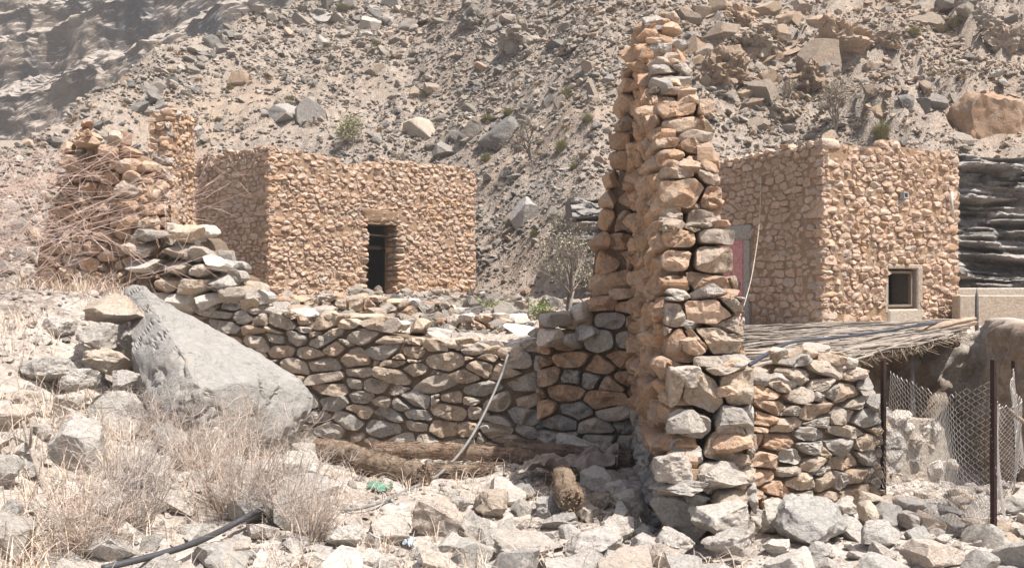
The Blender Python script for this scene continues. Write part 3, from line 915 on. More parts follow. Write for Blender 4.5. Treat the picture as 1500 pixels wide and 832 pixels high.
    tube(m, [at(u0, -.02, z0), at(u1, -.2, z1)], .008, 5, (.4, .3, .2)); m.build('stick', M_wood, t)
    # rope hanging from the roof edge
    pu, pz_ = uz(Lf, D2, 1121, 262); a = at2(pu, -.1, pz_)
    m = MB(); pts = [a, P(1112, 330, 16.9), P(1102, 400, 16.3), P(1092, 440, 15.9), P(1084, 470, 15.6), P(1100, 486, 15.0)]
    tube(m, smooth_path(pts, 50), .008, 5, (.5, .44, .36)); o = m.build('rope', M_cloth)
    tag(o, 'thin pale rope slanting down the shaded side of the right house', 'rope')
right_house()

# ------------------------------------------------------------------ tall ruined wall (the pinnacle) and long field-stone wall
def tall_ruin():
    steps = [(-1.75, -1.1, 6.13), (-1.1, -.52, 6.22), (-.52, -.08, 6.44), (-.08, .38, 6.7), (.38, .82, 6.98), (.82, 1.05, 7.12), (1.05, 1.36, 7.4), (1.36, 1.56, 7.85), (1.56, 1.8, 8.15), (1.8, 2.06, 8.45), (2.06, 2.26, 8.7)]
    m = MB(); rng = np.random.RandomState(75)
    XL = lambda Y: np.interp(Y, [6.1, 9.25], [1.0, 1.17])
    A = np.array((1.17, 9.25)); B = np.array((1.0, 6.1))     # left face runs toward the camera
    prof = [(0, 2.2)]
    for i in range(len(steps) - 1, -1, -1):
        u = 9.25 - steps[i][2]; prof += [(max(prof[-1][0] + 1e-3, 9.25 - (steps[i + 1][2] if i + 1 < len(steps) else 9.2) + .004), steps[i][1]), (u, steps[i][1])]
    prof.append((3.2, -1.1))
    def pf(u, z, r):
        if z < -1.15 and r.rand() < .7: return PAL_GREY
        return PAL_ORANGE
    wall_face(m, A, B, prof, -1.75, (.25, .15), 71, PAL_ORANGE, gap=.014, prot=.07, bul=.06, depth=.14, m=24, rough=.011, palfn=pf, jit=.36, chips=.25)
    A2 = np.array((1.47, 6.15)); B2 = np.array((1.42, 9.25))
    prof2 = [(3.1 - u, z) for u, z in prof[::-1]]; prof2 = [(max(u, 0) + 1e-3 * i, z) for i, (u, z) in enumerate(prof2)]
    wall_face(m, A2, B2, prof2, -1.75, (.27, .17), 72, PAL_TAN, gap=.012, prot=.02, bul=.045, depth=.14, m=18, rough=.011)
    wall_face(m, (1.42, 9.27), (1.12, 9.27), [(0, 2.2), (.3, 2.2)], -1.75, (.25, .16), 73, PAL_TAN, gap=.012, prot=.02, bul=.04, m=14)
    core(m, A + np.array((.02, 0)), B + np.array((.02, .24)), [(u - .2, z - .12) for u, z in prof], -1.95, .3, col=(.44, .295, .18), recess=.085)
    # the broken end: each step a little face of fitted blocks
    for i, (z0, z1, Y) in enumerate(steps):
        xl = XL(Y) - .03 + max(0, z1 - 1.2) * .06; xr = 1.51 - max(0, z0) * .075
        pal = PAL_TAN if z0 > .1 else (PAL_TAN + PAL_DRY if z0 > -.6 else PAL_PALE + PAL_DRY)
        if z0 > 1.3: pal = PAL_TAN + PAL_GREY[:2]
        big = (.25, .2) if z0 < -.6 else ((.27, .15) if z0 < 1.3 else (.2, .115))
        wall_face(m, (xl, Y), (xr, Y + rng.normal(0, .02)), [(0, z1), (xr - xl, z1)], z0, big, 700 + i, pal, gap=.007, prot=.035, bul=.05, depth=.3, m=26, rough=.012, jit=.3, fit=True, ext=.0, wmin=.6, wmax=1.5)
        ny = steps[i + 1][2] if i + 1 < len(steps) else 9.1
        for xx in (xl + .11, (xl + xr) / 2 + .03, xr - .1):          # stones lying on the step
            if rng.rand() < .3: continue
            dy = min(.3, ny - Y + .1); v, f = rock((rng.uniform(.14, .22), dy, rng.uniform(.07, .13)), rng, 3, .6, 9, .06)
            m.add(v @ rot3(rng.normal(0, .1), rng.normal(0, .12), rng.normal(0, .3)).T + np.array((xx, Y + dy / 2 - .02, z1 + .01)), f, None, pick(pal, rng))
    z = -1.6
    while z < 2.1:
        h = rng.uniform(.13, .22); yy = np.interp(z + h, [q[1] for q in steps], [q[2] for q in steps]) + .12
        while yy < 9.0:
            l = rng.uniform(.2, .36)
            if rng.rand() < .8:
                v, f = rock((rng.uniform(.2, .34), l * .96, h * rng.uniform(.8, 1.02)), rng, 3, .52, 11, .08)
                m.add(v @ rot3(rng.normal(0, .1), rng.normal(0, .12), rng.normal(0, .12)).T + np.array((XL(yy) + rng.uniform(-.01, .07), yy + l / 2, z + h / 2 + rng.normal(0, .02))), f, None, pick(PAL_ORANGE if z > -1.1 else PAL_GREY, rng))
            yy += l
        z += h * .97
    # single blocks standing proud of the end
    for (px, py, Y, w, h, pal) in ((1052, 372, 6.9, 52, 22, PAL_GREY), (1036, 338, 6.98, 50, 24, PAL_TAN), (1054, 470, 6.55, 58, 30, PAL_GREY), (1012, 470, 6.5, 50, 26, PAL_GREY), (1040, 262, 7.1, 34, 44, PAL_GREY), (1072, 540, 6.3, 44, 34, PAL_TAN), (1010, 552, 6.2, 56, 34, PAL_PALE), (1078, 612, 6.15, 56, 36, PAL_GREY), (1008, 620, 6.15, 62, 38, PAL_GREY), (1076, 650, 6.1, 62, 34, PAL_TAN),
                                (1003, 412, 6.75, 40, 24, PAL_TAN), (1050, 420, 6.75, 44, 30, PAL_TAN), (1046, 302, 7.0, 34, 24, PAL_TAN), (1004, 300, 7.05, 40, 28, PAL_TAN), (1012, 508, 6.4, 40, 30, PAL_TAN), (1072, 575, 6.2, 50, 22, PAL_TAN)):
        s_ = Y / F; v, f = rock((w * s_, .3, h * s_), rng, 4, .55, 11, .07)
        m.add(v @ rot3(rng.normal(0, .06), rng.normal(0, .09), rng.normal(0, .15)).T + P(px, py, Y) + np.array((0, .08, 0)), f, None, pick(pal, rng))
    # crowning stones
    for (px, py, Y, w, h) in ((958, 38, 8.85, 34, 26), (984, 44, 8.75, 32, 22), (984, 68, 8.7, 42, 18), (950, 56, 8.75, 30, 24), (985, 28, 8.9, 22, 18), (1000, 104, 8.2, 24, 22), (975, 92, 8.5, 40, 24), (948, 84, 8.6, 32, 26), (990, 120, 8.1, 44, 18), (992, 85, 8.6, 28, 20), (968, 30, 9.0, 26, 18), (940, 66, 9.0, 30, 26), (1028, 158, 7.6, 34, 24), (978, 166, 7.5, 36, 30), (970, 128, 7.9, 34, 30), (1000, 165, 7.5, 24, 28)):
        s_ = Y / F; v, f = rock((w * s_, .24, h * s_), rng, 3, .55, 10, .07)
        m.add(v @ rot3(rng.normal(0, .12), rng.normal(0, .2), rng.normal(0, .3)).T + P(px, py, Y), f, None, pick(PAL_TAN + PAL_GREY, rng))
    v, f = rock((.42, .3, .15), rng, 3, .85, 5, .03)
    m.add(v + P(1011, 186, 7.36) + np.array((0, .12, 0)), f, None, (.5, .39, .29))
    o = m.build('ruined_wall', [M_dry, M_mud], origin=(1.25, 7.0, -1.7), sharp=27)
    tag(o, 'tallest narrow ruined stone wall rising to a jagged point in the middle right', 'ruined wall')
tall_ruin()

def long_wall():
    A, B = DW_A, DW_B
    pts = [(236, 332), (285, 330), (297, 345), (300, 365), (318, 382), (345, 392), (348, 412), (372, 420), (378, 440), (400, 454), (450, 455), (480, 462), (520, 466), (560, 472), (610, 478), (640, 492), (690, 502), (735, 512), (755, 516), (778, 505), (786, 478),
           (800, 468), (835, 462), (866, 450), (868, 352), (884, 340), (888, 268), (908, 250), (912, 152), (930, 120), (940, 62), (952, 58)]
    pr = px_prof(A, B, pts)
    m = MB()
    ust = pts_at(A, B, 792); uleft = pts_at(A, B, 385)
    def pf(u, z, rng):
        if u > ust: return PAL_ORANGE + PAL_GREY[:1] if z > -1.15 else PAL_GREY
        if u < uleft: return PAL_PALE + PAL_DRY
        if z < -1.1 and rng.rand() < .5: return PAL_GREY
        return PAL_DRY
    # lower, long part
    du = ust
    prA = [(u, min(z, 9)) for u, z in pr if u <= ust + .01] + [(ust + .02, pr[20][1]), (9, -9)]
    wall_face(m, A, A + (B - A) / np.linalg.norm(B - A) * ust, prA, -1.65, (.3, .122), 81, PAL_DRY, gap=.008, prot=.055, bul=.05, depth=.16, m=26, rough=.01, palfn=pf, jit=.2, wmin=.3, wmax=2.1, chips=.34, wvar=.7, wave=.035, spin=.13)
    prB = [(u - ust, z) for u, z in pr if u >= ust]
    wall_face(m, A + (B - A) / np.linalg.norm(B - A) * ust, B, prB, -1.65, (.27, .125), 82, PAL_ORANGE, gap=.007, prot=.09, bul=.055, depth=.16, m=22, rough=.013, palfn=lambda u, z, r: pf(u + ust, z, r), jit=.24, chips=.15, wvar=.4, spin=.05)
    core(m, A, B, [(u, z - .07) for u, z in pr], -1.9, .46, col=(.26, .2, .15), recess=.035)
    caps(m, A, B, [(u, z - .02) for u, z in pr], .46, (.27, .13), 83, PAL_DRY + PAL_PALE, u0=.35, u1=ust - .1, dens=.9, lift=.2, sub=3)
    rng = np.random.RandomState(84)
    # the corner stub: courses of blocks from its ragged left edge to the tall wall
    ey = np.array([40, 60, 105, 150, 240, 265, 332, 345, 380, 398, 440, 452]); ex = np.array([940, 936, 917, 902, 898, 883, 881, 864, 879, 864, 875, 866])
    z = -.25
    while z < 2.2:
        h = rng.uniform(.13, .24); Y = 8.98; py = 416 - (z + h / 2) * F / Y
        xl = (np.interp(py, ey, ex) + rng.normal(0, 3) - 750) / F * Y; xr = 1.16
        k = 2 if (xr - xl) > .3 else 1; cut = [0] + ([rng.uniform(.4, .62)] if k == 2 else []) + [1]
        for a, b in zip(cut[:-1], cut[1:]):
            w = (b - a) * (xr - xl)
            v, f = rock((w * 1.12, .36, h * 1.05), rng, 3, .56, 11, .07)
            m.add(v @ rot3(rng.normal(0, .05), rng.normal(0, .07), rng.normal(0, .05)).T + np.array((xl + (a + b) / 2 * (xr - xl), Y + .2 + rng.normal(0, .03), z + h / 2)), f, None, pick(PAL_ORANGE, rng))
        z += h * .93
    for (px, py, w, h) in ((815, 468, 46, 24), (808, 494, 46, 28), (852, 458, 32, 34), (862, 486, 40, 26), (843, 500, 30, 26)):
        Y = 9.15; s = Y / F; v, f = rock((w * s, .34, h * s), rng, 3, .5, 9, .05)
        m.add(v @ rot3(0, rng.normal(0, .1), -.3).T + P(px, py, Y), f, None, pick(PAL_GREY + PAL_PALE, rng))
    # stones tumbled down the stepped left end
    for (px, py, w, h) in ((272, 343, 60, 28), (268, 368, 42, 24), (298, 372, 34, 24), (262, 395, 44, 26), (322, 388, 42, 22), (300, 396, 36, 24), (250, 418, 40, 24), (290, 420, 46, 26), (330, 412, 36, 24), (348, 432, 50, 26), (310, 440, 40, 24), (215, 390, 56, 22), (205, 365, 44, 22), (222, 345, 40, 20),
                           (376, 446, 34, 20), (232, 440, 50, 24), (268, 442, 40, 26)):
        Y = 10.35; s = Y / F; v, f = rock((w * s, .4, h * s), rng, 3, .5, 9, .06)
        m.add(v @ rot3(rng.normal(0, .1), rng.normal(0, .1), -.25 + rng.normal(0, .25)).T + P(px, py, Y), f, None, pick(PAL_PALE + PAL_DRY, rng))
    o = m.build('stone_wall', [M_dry, M_mud], origin=(-1, 9.8, -1.6), sharp=27)
    tag(o, 'long field stone wall behind the palm logs, rising at both ends', 'stone wall')
long_wall()

def left_ruin():
    A, B = LR_A, LR_B
    pts = [(44, 420), (58, 330), (72, 290), (82, 262), (92, 238), (94, 214), (112, 206), (116, 190), (134, 190), (138, 212), (150, 216), (154, 204), (176, 202), (186, 212), (192, 240), (210, 242), (218, 258), (222, 330)]
    pr = px_prof(A, B, pts); m = MB()
    wall_face(m, A, B, pr, -.55, (.22, .115), 91, PAL_TAN, gap=.009, prot=.055, bul=.045, depth=.15, m=20, rough=.012, jit=.26, chips=.25)
    core(m, A, B, [(u, z - .08) for u, z in pr][:-2] + [(pr[-2][0] - .16, pr[-2][1] - .1), (pr[-1][0] - .12, pr[-1][1])], -.8, .44, col=(.33, .215, .135), recess=.03)
    d = (B - A) / np.linalg.norm(B - A); n = np.array((d[1], -d[0]))
    B3 = B - n * .5
    wall_face(m, B, B3, [(0, 1.24), (.5, 1.2)], -.5, (.24, .14), 92, PAL_TAN, gap=.012, prot=.04, bul=.045, m=18)
    wall_face(m, B3, A - n * .5, [(0, 1.2), (.3, 1.3), (.9, 1.4), (1.2, .7), (1.5, 0)], -.5, (.26, .14), 93, PAL_TAN, gap=.012, prot=.04, bul=.045, m=12)
    quoins(m, B, [-d, -n], -.4, 1.22, (.34, .13), 941, PAL_TAN)
    rng = np.random.RandomState(94)
    for (px, py, w, h) in ((128, 184, 20, 14), (124, 195, 26, 14), (128, 208, 34, 16), (168, 205, 34, 18), (160, 222, 40, 18), (192, 245, 44, 20), (196, 262, 40, 18), (100, 218, 26, 18), (105, 240, 36, 20), (88, 262, 30, 18), (190, 280, 50, 20), (196, 300, 46, 20), (75, 290, 30, 18), (192, 322, 54, 22)):
        Y = 10.55; s = Y / F; v, f = rock((w * s * .82, .34, h * s * 1.15), rng, 3, .5, 10, .08)
        m.add(v @ rot3(rng.normal(0, .1), rng.normal(0, .12), rng.normal(0, .25)).T + P(px, py, Y), f, None, pick(PAL_TAN + PAL_GREY[3:4], rng))
    o = m.build('ruined_wall', [M_dry, M_mud], origin=(A[0], A[1], -.4), sharp=27)
    tag(o, 'broken tan stone wall with a small cairn on top, behind thorn branches', 'ruined wall')
left_ruin()

def slim_ruin():
    A = P(247, 0, 15.4)[:2]; B = P(284, 0, 16.5)[:2]
    pr = px_prof(A, B, [(247, 160), (262, 160), (272, 166), (280, 172), (288, 178)])
    m = MB(); d = (B - A) / np.linalg.norm(B - A); n = np.array((d[1], -d[0])); L_ = np.linalg.norm(B - A)
    wall_face(m, A, B, pr, -.6, (.17, .1), 95, PAL_TAN, gap=.009, prot=.04, bul=.03, m=14, rough=.009)
    core(m, A, B, pr, -.8, .24, drop=.04)
    A4 = A - n * .28; B4 = B - n * .28
    wall_face(m, A4, A, [(0, 2.6), (.28, 2.6)], -.6, (.2, .12), 96, PAL_TAN + PAL_GREY[:1], gap=.01, prot=.05, bul=.04, m=14)
    wall_face(m, B, B4, [(0, 2.6), (.28, 2.6)], -.6, (.2, .11), 97, PAL_TAN, gap=.01, prot=.04, bul=.03, m=12)
    wall_face(m, B4, A4, [(0, 2.6), (L_, 2.6)], -.6, (.22, .13), 98, PAL_TAN, gap=.01, prot=.04, bul=.03, m=10)
    caps(m, A, B, [(u, z - .05) for u, z in pr], .28, (.2, .1), 99, PAL_GREY)
    quoins(m, A, [d, -n], -.6, 2.7, (.22, .11), 100, PAL_TAN + PAL_GREY[:2])
    o = m.build('ruined_wall', [M_house, M_mud], origin=(A[0], A[1], -.5), sharp=28)
    tag(o, 'slim upright stump of small stones left of the house with the doorway', 'ruined wall')
slim_ruin()

def low_walls():
    A = P(372, 0, 12.6)[:2]; B = P(715, 0, 14.2)[:2]
    pr = px_prof(A, B, [(360, 446), (400, 440), (440, 436), (500, 434), (545, 432), (580, 438), (620, 440), (660, 446), (690, 452), (720, 462)])
    m = MB()
    wall_face(m, A, B, pr, -.75, (.24, .12), 101, PAL_TAN + PAL_DRY, gap=.011, prot=.05, bul=.045, m=16, rough=.011, jit=.32)
    core(m, A, B, [(u, z - .05) for u, z in pr], -.9, .5, col=(.28, .2, .13), recess=.03)
    caps(m, A, B, [(u, z - .03) for u, z in pr], .5, (.24, .12), 102, PAL_TAN + PAL_PALE, lift=.25)
    o = m.build('low_wall', [M_dry, M_mud], origin=(A[0], A[1], -.6), sharp=27)
    tag(o, 'low broken terrace wall just below the dark doorway', 'stone wall')
    A = P(640, 0, 11.6)[:2]; B = P(786, 0, 11.2)[:2]
    pr = px_prof(A, B, [(620, 478), (650, 464), (690, 462), (720, 460), (750, 464), (772, 470), (800, 482)])
    m = MB()
    wall_face(m, A, B, pr, -.75, (.2, .1), 103, PAL_PALE + PAL_TAN, gap=.011, prot=.05, bul=.045, m=16, rough=.011)
    core(m, A, B, [(u, z - .05) for u, z in pr], -.9, .5, col=(.28, .2, .13), recess=.03)
    caps(m, A, B, [(u, z - .03) for u, z in pr], .55, (.22, .1), 104, PAL_PALE, lift=.25)
    o = m.build('low_wall', [M_dry, M_mud], origin=(A[0], A[1], -.6), sharp=27)
    tag(o, 'knee-high heap of pale walling stones behind the white slab', 'stone wall')
low_walls()

def right_wall():
    A = P(1085, 0, 7.25)[:2]; B = P(1285, 0, 7.75)[:2]
    pts = [(1080, 560), (1096, 545), (1112, 545), (1140, 552), (1160, 548), (1168, 524), (1185, 516), (1225, 518), (1245, 530), (1262, 545), (1275, 566), (1285, 592), (1294, 640)]
    pr = px_prof(A, B, pts); m = MB()
    d = (B - A) / np.linalg.norm(B - A); n = np.array((d[1], -d[0])); L_ = np.linalg.norm(B - A)
    pf = lambda u, z, r: (PAL_DRY + PAL_GREY[:2]) if u > .35 else PAL_TAN
    wall_face(m, A, B, pr, -1.75, (.25, .108), 111, PAL_DRY, gap=.007, prot=.055, bul=.05, depth=.16, m=22, rough=.012, palfn=pf, jit=.2, chips=.3, spin=.12)
    core(m, A, B, [(u, z - .07) for u, z in pr], -2.2, .5, col=(.26, .2, .15), recess=.035)
    # rounded far end
    ang = math.atan2(d[1], d[0]); prev = B.copy()
    for i in range(3):
        a2 = ang + math.radians(40 + 28 * i); nd = np.array((math.cos(a2), math.sin(a2))); nxt = prev + nd * .34
        zt = [-.95, -.85, -.8][i]
        wall_face(m, prev, nxt, [(0, zt), (.34, zt + .05)], -1.75, (.22, .14), 112 + i, PAL_DRY + PAL_GREY, gap=.012, prot=.05, bul=.045, m=18)
        core(m, prev, nxt, [(0, zt - .05), (.34, zt)], -2.2, .4, col=(.26, .2, .15), recess=.03)
        prev = nxt
    rng = np.random.RandomState(116)
    caps(m, A, B, [(u, z - .03) for u, z in pr], .5, (.22, .11), 117, PAL_PALE + PAL_DRY, u0=.1, u1=L_ - .1, lift=.25, sub=3)
    for (px, py, w, h) in ((1205, 522, 44, 18), (1190, 512, 34, 16), (1232, 530, 34, 20), (1250, 545, 30, 18), (1210, 540, 50, 16), (1264, 562, 26, 18), (1278, 590, 24, 22), (1178, 532, 30, 18)):
        Y = 7.75; s = Y / F; v, f = rock((w * s * 1.1, .32, h * s * 1.1), rng, 3, .5, 8, .055)
        m.add(v @ rot3(0, rng.normal(0, .08), rng.normal(0, .25)).T + P(px, py, Y), f, None, pick(PAL_PALE + PAL_GREY, rng))
    o = m.build('stone_wall', [M_dry, M_mud], origin=(A[0], A[1], -1.7), sharp=27)
    tag(o, 'grey dry stone wall stub with rounded end beside the chain-link fence', 'stone wall')
right_wall()

def pale_stub():
    A = P(1296, 0, 9.0)[:2]; B = P(1392, 0, 9.3)[:2]
    pr = px_prof(A, B, [(1285, 606), (1310, 608), (1345, 610), (1380, 612), (1387, 640), (1396, 690), (1402, 720)]); m = MB()
    wall_face(m, A, B, pr, -2.2, (.19, .14), 121, PAL_PALE, gap=.006, prot=.05, bul=.045, m=16, jit=.4)
    core(m, A, B, pr, -2.3, .5, col=(.42, .37, .31), drop=.03)
    caps(m, A, B, [(u, z - .06) for u, z in pr], .5, (.2, .08), 122, PAL_PALE, u1=.52)
    o = m.build('stone_wall', [M_rock, M_plaster], origin=(A[0], A[1], -2.0), sharp=28)
    tag(o, 'low pale stub of stone wall seen through the chain-link fence', 'stone wall')
pale_stub()

# ------------------------------------------------------------------ right-hand yard: plaster wall, palm mat roof, concrete, fence
def yard():
    # rough plastered bank wall
    rng = np.random.RandomState(131)
    m = MB()
    path = [P(1240, 0, 12.2)[:2], P(1340, 0, 12.3)[:2], P(1425, 0, 12.3)[:2], P(1456, 0, 12.0)[:2], P(1474, 0, 10.9)[:2], P(1512, 0, 9.9)[:2], P(1640, 0, 9.2)[:2]]
    tops = [-.84, -.8, -.68, -.5, -.47, -.5, -.55]
    pp = smooth_path(np.array([(a[0], a[1], t) for a, t in zip(path, tops)]), 90)
    tg = np.gradient(pp[:, :2], axis=0); tg /= np.linalg.norm(tg, axis=1, keepdims=True)
    nn = np.stack([tg[:, 1], -tg[:, 0]], 1)
    prof = [(.16, -2.4)] + [(.12 + .05 * (1 - t), None) for t in np.linspace(0, 1, 34)]
    V = []; nr = 0
    rows = [(.2 - .12 * t, t) for t in np.linspace(0, 1, 40)] + [(.06, 1.02), (0, 1.04), (-.12, 1.045), (-.28, 1.03), (-.36, 1.0), (-.38, 0.0)]
    for off, t in rows:
        z = -2.4 + (pp[:, 2] + 2.4) * t
        V.append(np.stack([pp[:, 0] + nn[:, 0] * off, pp[:, 1] + nn[:, 1] * off, z], 1))
    V = np.concatenate(V); k = len(pp); nr = len(rows)
    nrm = np.tile(np.concatenate([nn, np.zeros((k, 1))], 1), (nr, 1))
    V = V + nrm * (.1 * fbm(V * 2.0, 4, 7) + .07 * fbm(V * 6, 4, 9))[:, None]
    ii = (np.arange(nr - 1)[:, None] * k + np.arange(k - 1)[None]).ravel()
    wq = sstep(5.1, 5.45, V[:, 0] + .12 * fbm(V * 3, 3, 4))[:, None]  # left part painted darker brown, deepening the shade under the palm roof
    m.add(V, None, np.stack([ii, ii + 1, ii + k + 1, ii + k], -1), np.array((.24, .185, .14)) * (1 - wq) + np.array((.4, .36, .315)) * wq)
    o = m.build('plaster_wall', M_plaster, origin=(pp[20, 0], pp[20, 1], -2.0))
    tag(o, 'rough grey plastered wall with a rounded top, partly under the palm roof', 'wall')

    # palm-rib roof
    t = empty('palm_roof', tuple(P(1250, 500, 11.5)))
    tag(t, 'flat roof of dry palm ribs in front of the right house', 'roof')
    c00 = P(1062, 552, 9.3); c01 = P(1412, 488, 11.6); c10 = P(1062, 481, 15.2); c11 = P(1402, 470, 15.6)
    m = MB()
    def S(u, w): return c00 * (1 - u) * (1 - w) + c01 * u * (1 - w) + c10 * (1 - u) * w + c11 * u * w
    for i in range(620):
        w = rng.rand() if i > 170 else rng.uniform(-.02, .12); u0 = rng.uniform(-.05, .55); u1 = u0 + rng.uniform(.3, .6)
        u1 = min(u1, 1.03 + rng.normal(0, .02)); dw = rng.normal(0, .03)
        lift = rng.uniform(-.04, .035)
        pts = [S(u, w + dw * (u - u0)) + np.array((0, 0, lift + .02 * math.sin(u * 20 + i))) for u in np.linspace(u0, u1, 5)]
        c = np.array((.29, .25, .212)) * rng.uniform(.5, 1.3)
        tube(m, pts, rng.uniform(.006, .015), 5, c)
    m.build('palm_ribs', M_twig, t)
    m = MB()
    for i in range(420):        # frayed ends hanging over the edge
        u = rng.uniform(0, .98); a = S(u, rng.uniform(-.03, .04)) + np.array((0, 0, rng.uniform(-.05, .02)))
        d = np.array((rng.normal(0, .09), rng.normal(-.03, .05), -rng.uniform(.03, .14) * (1 if u < .8 else .6)))
        tube(m, [a, a + d * .6, a + d + np.array((rng.normal(0, .03), 0, 0))], rng.uniform(.003, .007), 4, np.array((.31, .25, .19)) * rng.uniform(.5, 1.2))
    m.build('frayed_edge', M_twig, t)
    m = MB(); V = []
    for w in (0.01, 1):
        for dz in (-.05, -.085):
            for u in (0, .985): V.append(S(u, w) + np.array((0, 0, dz)))
    m.add(V, None, [(0, 1, 5, 4), (6, 7, 3, 2), (0, 2, 3, 1), (4, 5, 7, 6), (0, 4, 6, 2), (1, 3, 7, 5)], (.25, .18, .12))
    m.build('mat', M_wood, t, smooth=False)
    for w in (.1, .55, .92):
        m = MB(); tube(m, [S(0, w) - np.array((0, 0, .13)), S(.97, w) - np.array((0, 0, .13))], .045, 8, (.3, .22, .15)); m.build('beam', M_wood, t)
    m = MB(); q = P(1337, 505, 11.6); tube(m, [q, (q[0], q[1], -2.4)], .028, 10, (.3, .29, .28)); m.build('post', M_wire, t)
    # a bundle of pale sticks at the roof's right end
    m = MB()
    for i in range(16):
        a = P(1345 + rng.uniform(-10, 10), 486 + rng.uniform(-3, 3), 12.4); b = P(1425 + rng.uniform(-12, 10), 470 + rng.uniform(-5, 5), 12.6)
        tube(m, smooth_path([a, (a + b) / 2 + rng.normal(0, .02, 3), b], 8), rng.uniform(.01, .02), 5, np.array((.42, .32, .24)) * rng.uniform(.8, 1.15))
    o = m.build('stick_bundle', M_twig, origin=tuple(P(1385, 480, 12.5)))
    tag(o, 'bundle of orange tan sticks on the right end of the palm roof', 'sticks')
    # cable across the roof
    m = MB()
    pts = [P(1098, 548, 7.6), P(1125, 530, 8.4), P(1160, 512, 9.6), P(1215, 505, 10.6), P(1290, 495, 11.6), P(1340, 486, 12.2), P(1385, 480, 12.6)]
    pts = [q + np.array((0, 0, .07)) for q in pts]
    tube(m, smooth_path(pts, 60), .016, 6, (.05, .06, .085)); o = m.build('cable', M_rubber)
    tag(o, 'dark blue cable lying across the palm roof', 'cable')
    # concrete kerb walls right of the house
    m = MB()
    a = P(1455, 0, 17.0)
    bevel_box(m, (a[0] + 1.0, 17.0, -.5), (3.3, .3, .62), None, (.47, .39, .31), bev=.02)
    bevel_box(m, (a[0] + 1.06, 18.2, -.32), (3.2, .3, .5), None, (.5, .44, .37), bev=.02)
    bevel_box(m, (a[0] + 1.06, 17.58, -.42), (3.2, .86, .3), None, (.5, .45, .39), bev=.02)
    o = m.build('concrete_steps', M_plaster, origin=(a[0], 17, -.8), smooth=False)
    tag(o, 'two broad concrete steps right of the house with the window', 'steps')
    m = MB(); q = P(1431, 422, 12.6); q2 = P(1431, 474, 12.6)
    tube(m, [q2 - np.array((0, 0, .15)), q2, q + (q2 - q) * .25, q], [.02, .026, .022, .004], 6, (.15, .14, .13))
    o = m.build('stake', M_metal, origin=tuple(q2)); tag(o, 'dark pointed stake standing up at the end of the palm roof', 'stake')

    # chain-link fence
    f = empty('chain_link_fence', tuple(P(1296, 722, 7.7)))
    tag(f, 'sagging chain-link fence on rusty steel posts at the right edge', 'fence')
    def post(pa, pb, r=.015):
        m = MB()
        h = np.linalg.norm(pb - pa)
        ax = (pb - pa) / h
        L_ = [np.array((r * 1.1, -r, 0)), np.array((-r * 1.1, -r, 0))]
        # angle-iron: two plates
        c = (pa + pb) / 2
        tilt = rot3(math.asin(-ax[1]), math.asin(ax[0]), .5)
        bevel_box(m, c, (r * 2, .006, h), tilt, (.035, .02, .018), bev=.001)
        bevel_box(m, c + tilt @ np.array((-r + .003, r, 0)), (.006, r * 2, h), tilt, (.035, .02, .018), bev=.001)
        for k in range(7):
            z = -h / 2 + h * (k + .5) / 7
            bevel_box(m, c + tilt @ np.array((.004, -.005, z)), (.012, .006, .012), tilt, (.09, .04, .03), bev=.001)
        return m.build('post', M_metal, f, smooth=False)
    post(P(1296, 726, 7.72), P(1296, 528, 7.72)); post(P(1458, 792, 6.3), P(1458, 527, 6.3), .014); post(P(1494, 705, 8.2), P(1486, 528, 8.2))
    m = MB()
    x0, x1 = P(1296, 0, 7.72)[:2], P(1458, 0, 6.3)[:2]; x2 = P(1490, 0, 8.2)[:2]; x3 = P(1640, 0, 7.4)[:2]
    def run(a, b, topf, botf, cell, seed):
        L_ = np.linalg.norm(b - a); nw = int(L_ / cell)
        d = (b - a) / L_; n = np.array((d[1], -d[0]))
        for i in range(nw + 1):
            pts = []; u = i * cell; tz = topf(u / L_); bz = botf(u / L_); zz = tz; s = 1
            k = 0
            while zz > bz and k < 60:
                kz = round(zz / (cell * .5)); s = 1 if ((kz + i) % 2) else -1
                uu = u + s * cell * .52; bulge = .05 * math.sin(uu * 3.1 + zz * 2.5) + .03 * math.sin(uu * 7)
                q = a + d * uu + n * (bulge + .004 * s)
                pts.append((q[0], q[1], kz * cell * .5 - .05 * math.sin(uu * 2.2) + (tz - round(tz / cell) * cell) * .0)); zz -= cell * .5; k += 1
            if len(pts) > 1: tube(m, pts, .0022, 4, np.array((.6, .57, .54)) * rng.uniform(.8, 1.1), cap=False)
    run(x0, x1, lambda t: np.interp(t, [0, .2, .5, .68, .9, 1], [-.68, -.67, -.72, -.72, -.65, -.6]), lambda t: np.interp(t, [0, 1], [-1.58, -1.5]), .04, 1)
    run(x1 + np.array((.02, 0)), x2, lambda t: -.72 - .1 * math.sin(t * 3), lambda t: -1.5, .04, 2)
    m.build('wire_mesh', M_wire, f)
    # branch leaning on the fence
    m = MB(); tube(m, smooth_path([P(1478, 600, 7.2), P(1492, 612, 7.2), P(1512, 626, 7.2)], 10), [.016] * 10, 6, (.42, .34, .27))
    o = m.build('branch', M_wood); tag(o, 'short pale broken branch caught in the fence at the right edge', 'branch')
    # terrace edging stones below the fence
    rim = [(1272, 752), (1300, 758), (1330, 764), (1362, 770), (1392, 776), (1424, 780), (1452, 790), (1482, 800), (1512, 808)]
    m = MB()
    for i, (px, py) in enumerate(rim):
        for r_ in range(2):
            Y = 6.75 - .05 * i + r_ * .22; s = Y / F
            v, ff = rock((rng.uniform(32, 46) * s, .26, rng.uniform(24, 36) * s), rng, 3, .5, 9, .06)
            m.add(v @ rot3(0, 0, rng.uniform(-.4, .4)).T + P(px, py - 4 - r_ * 16, Y), ff, None, pick(PAL_DRY + PAL_GREY, rng))
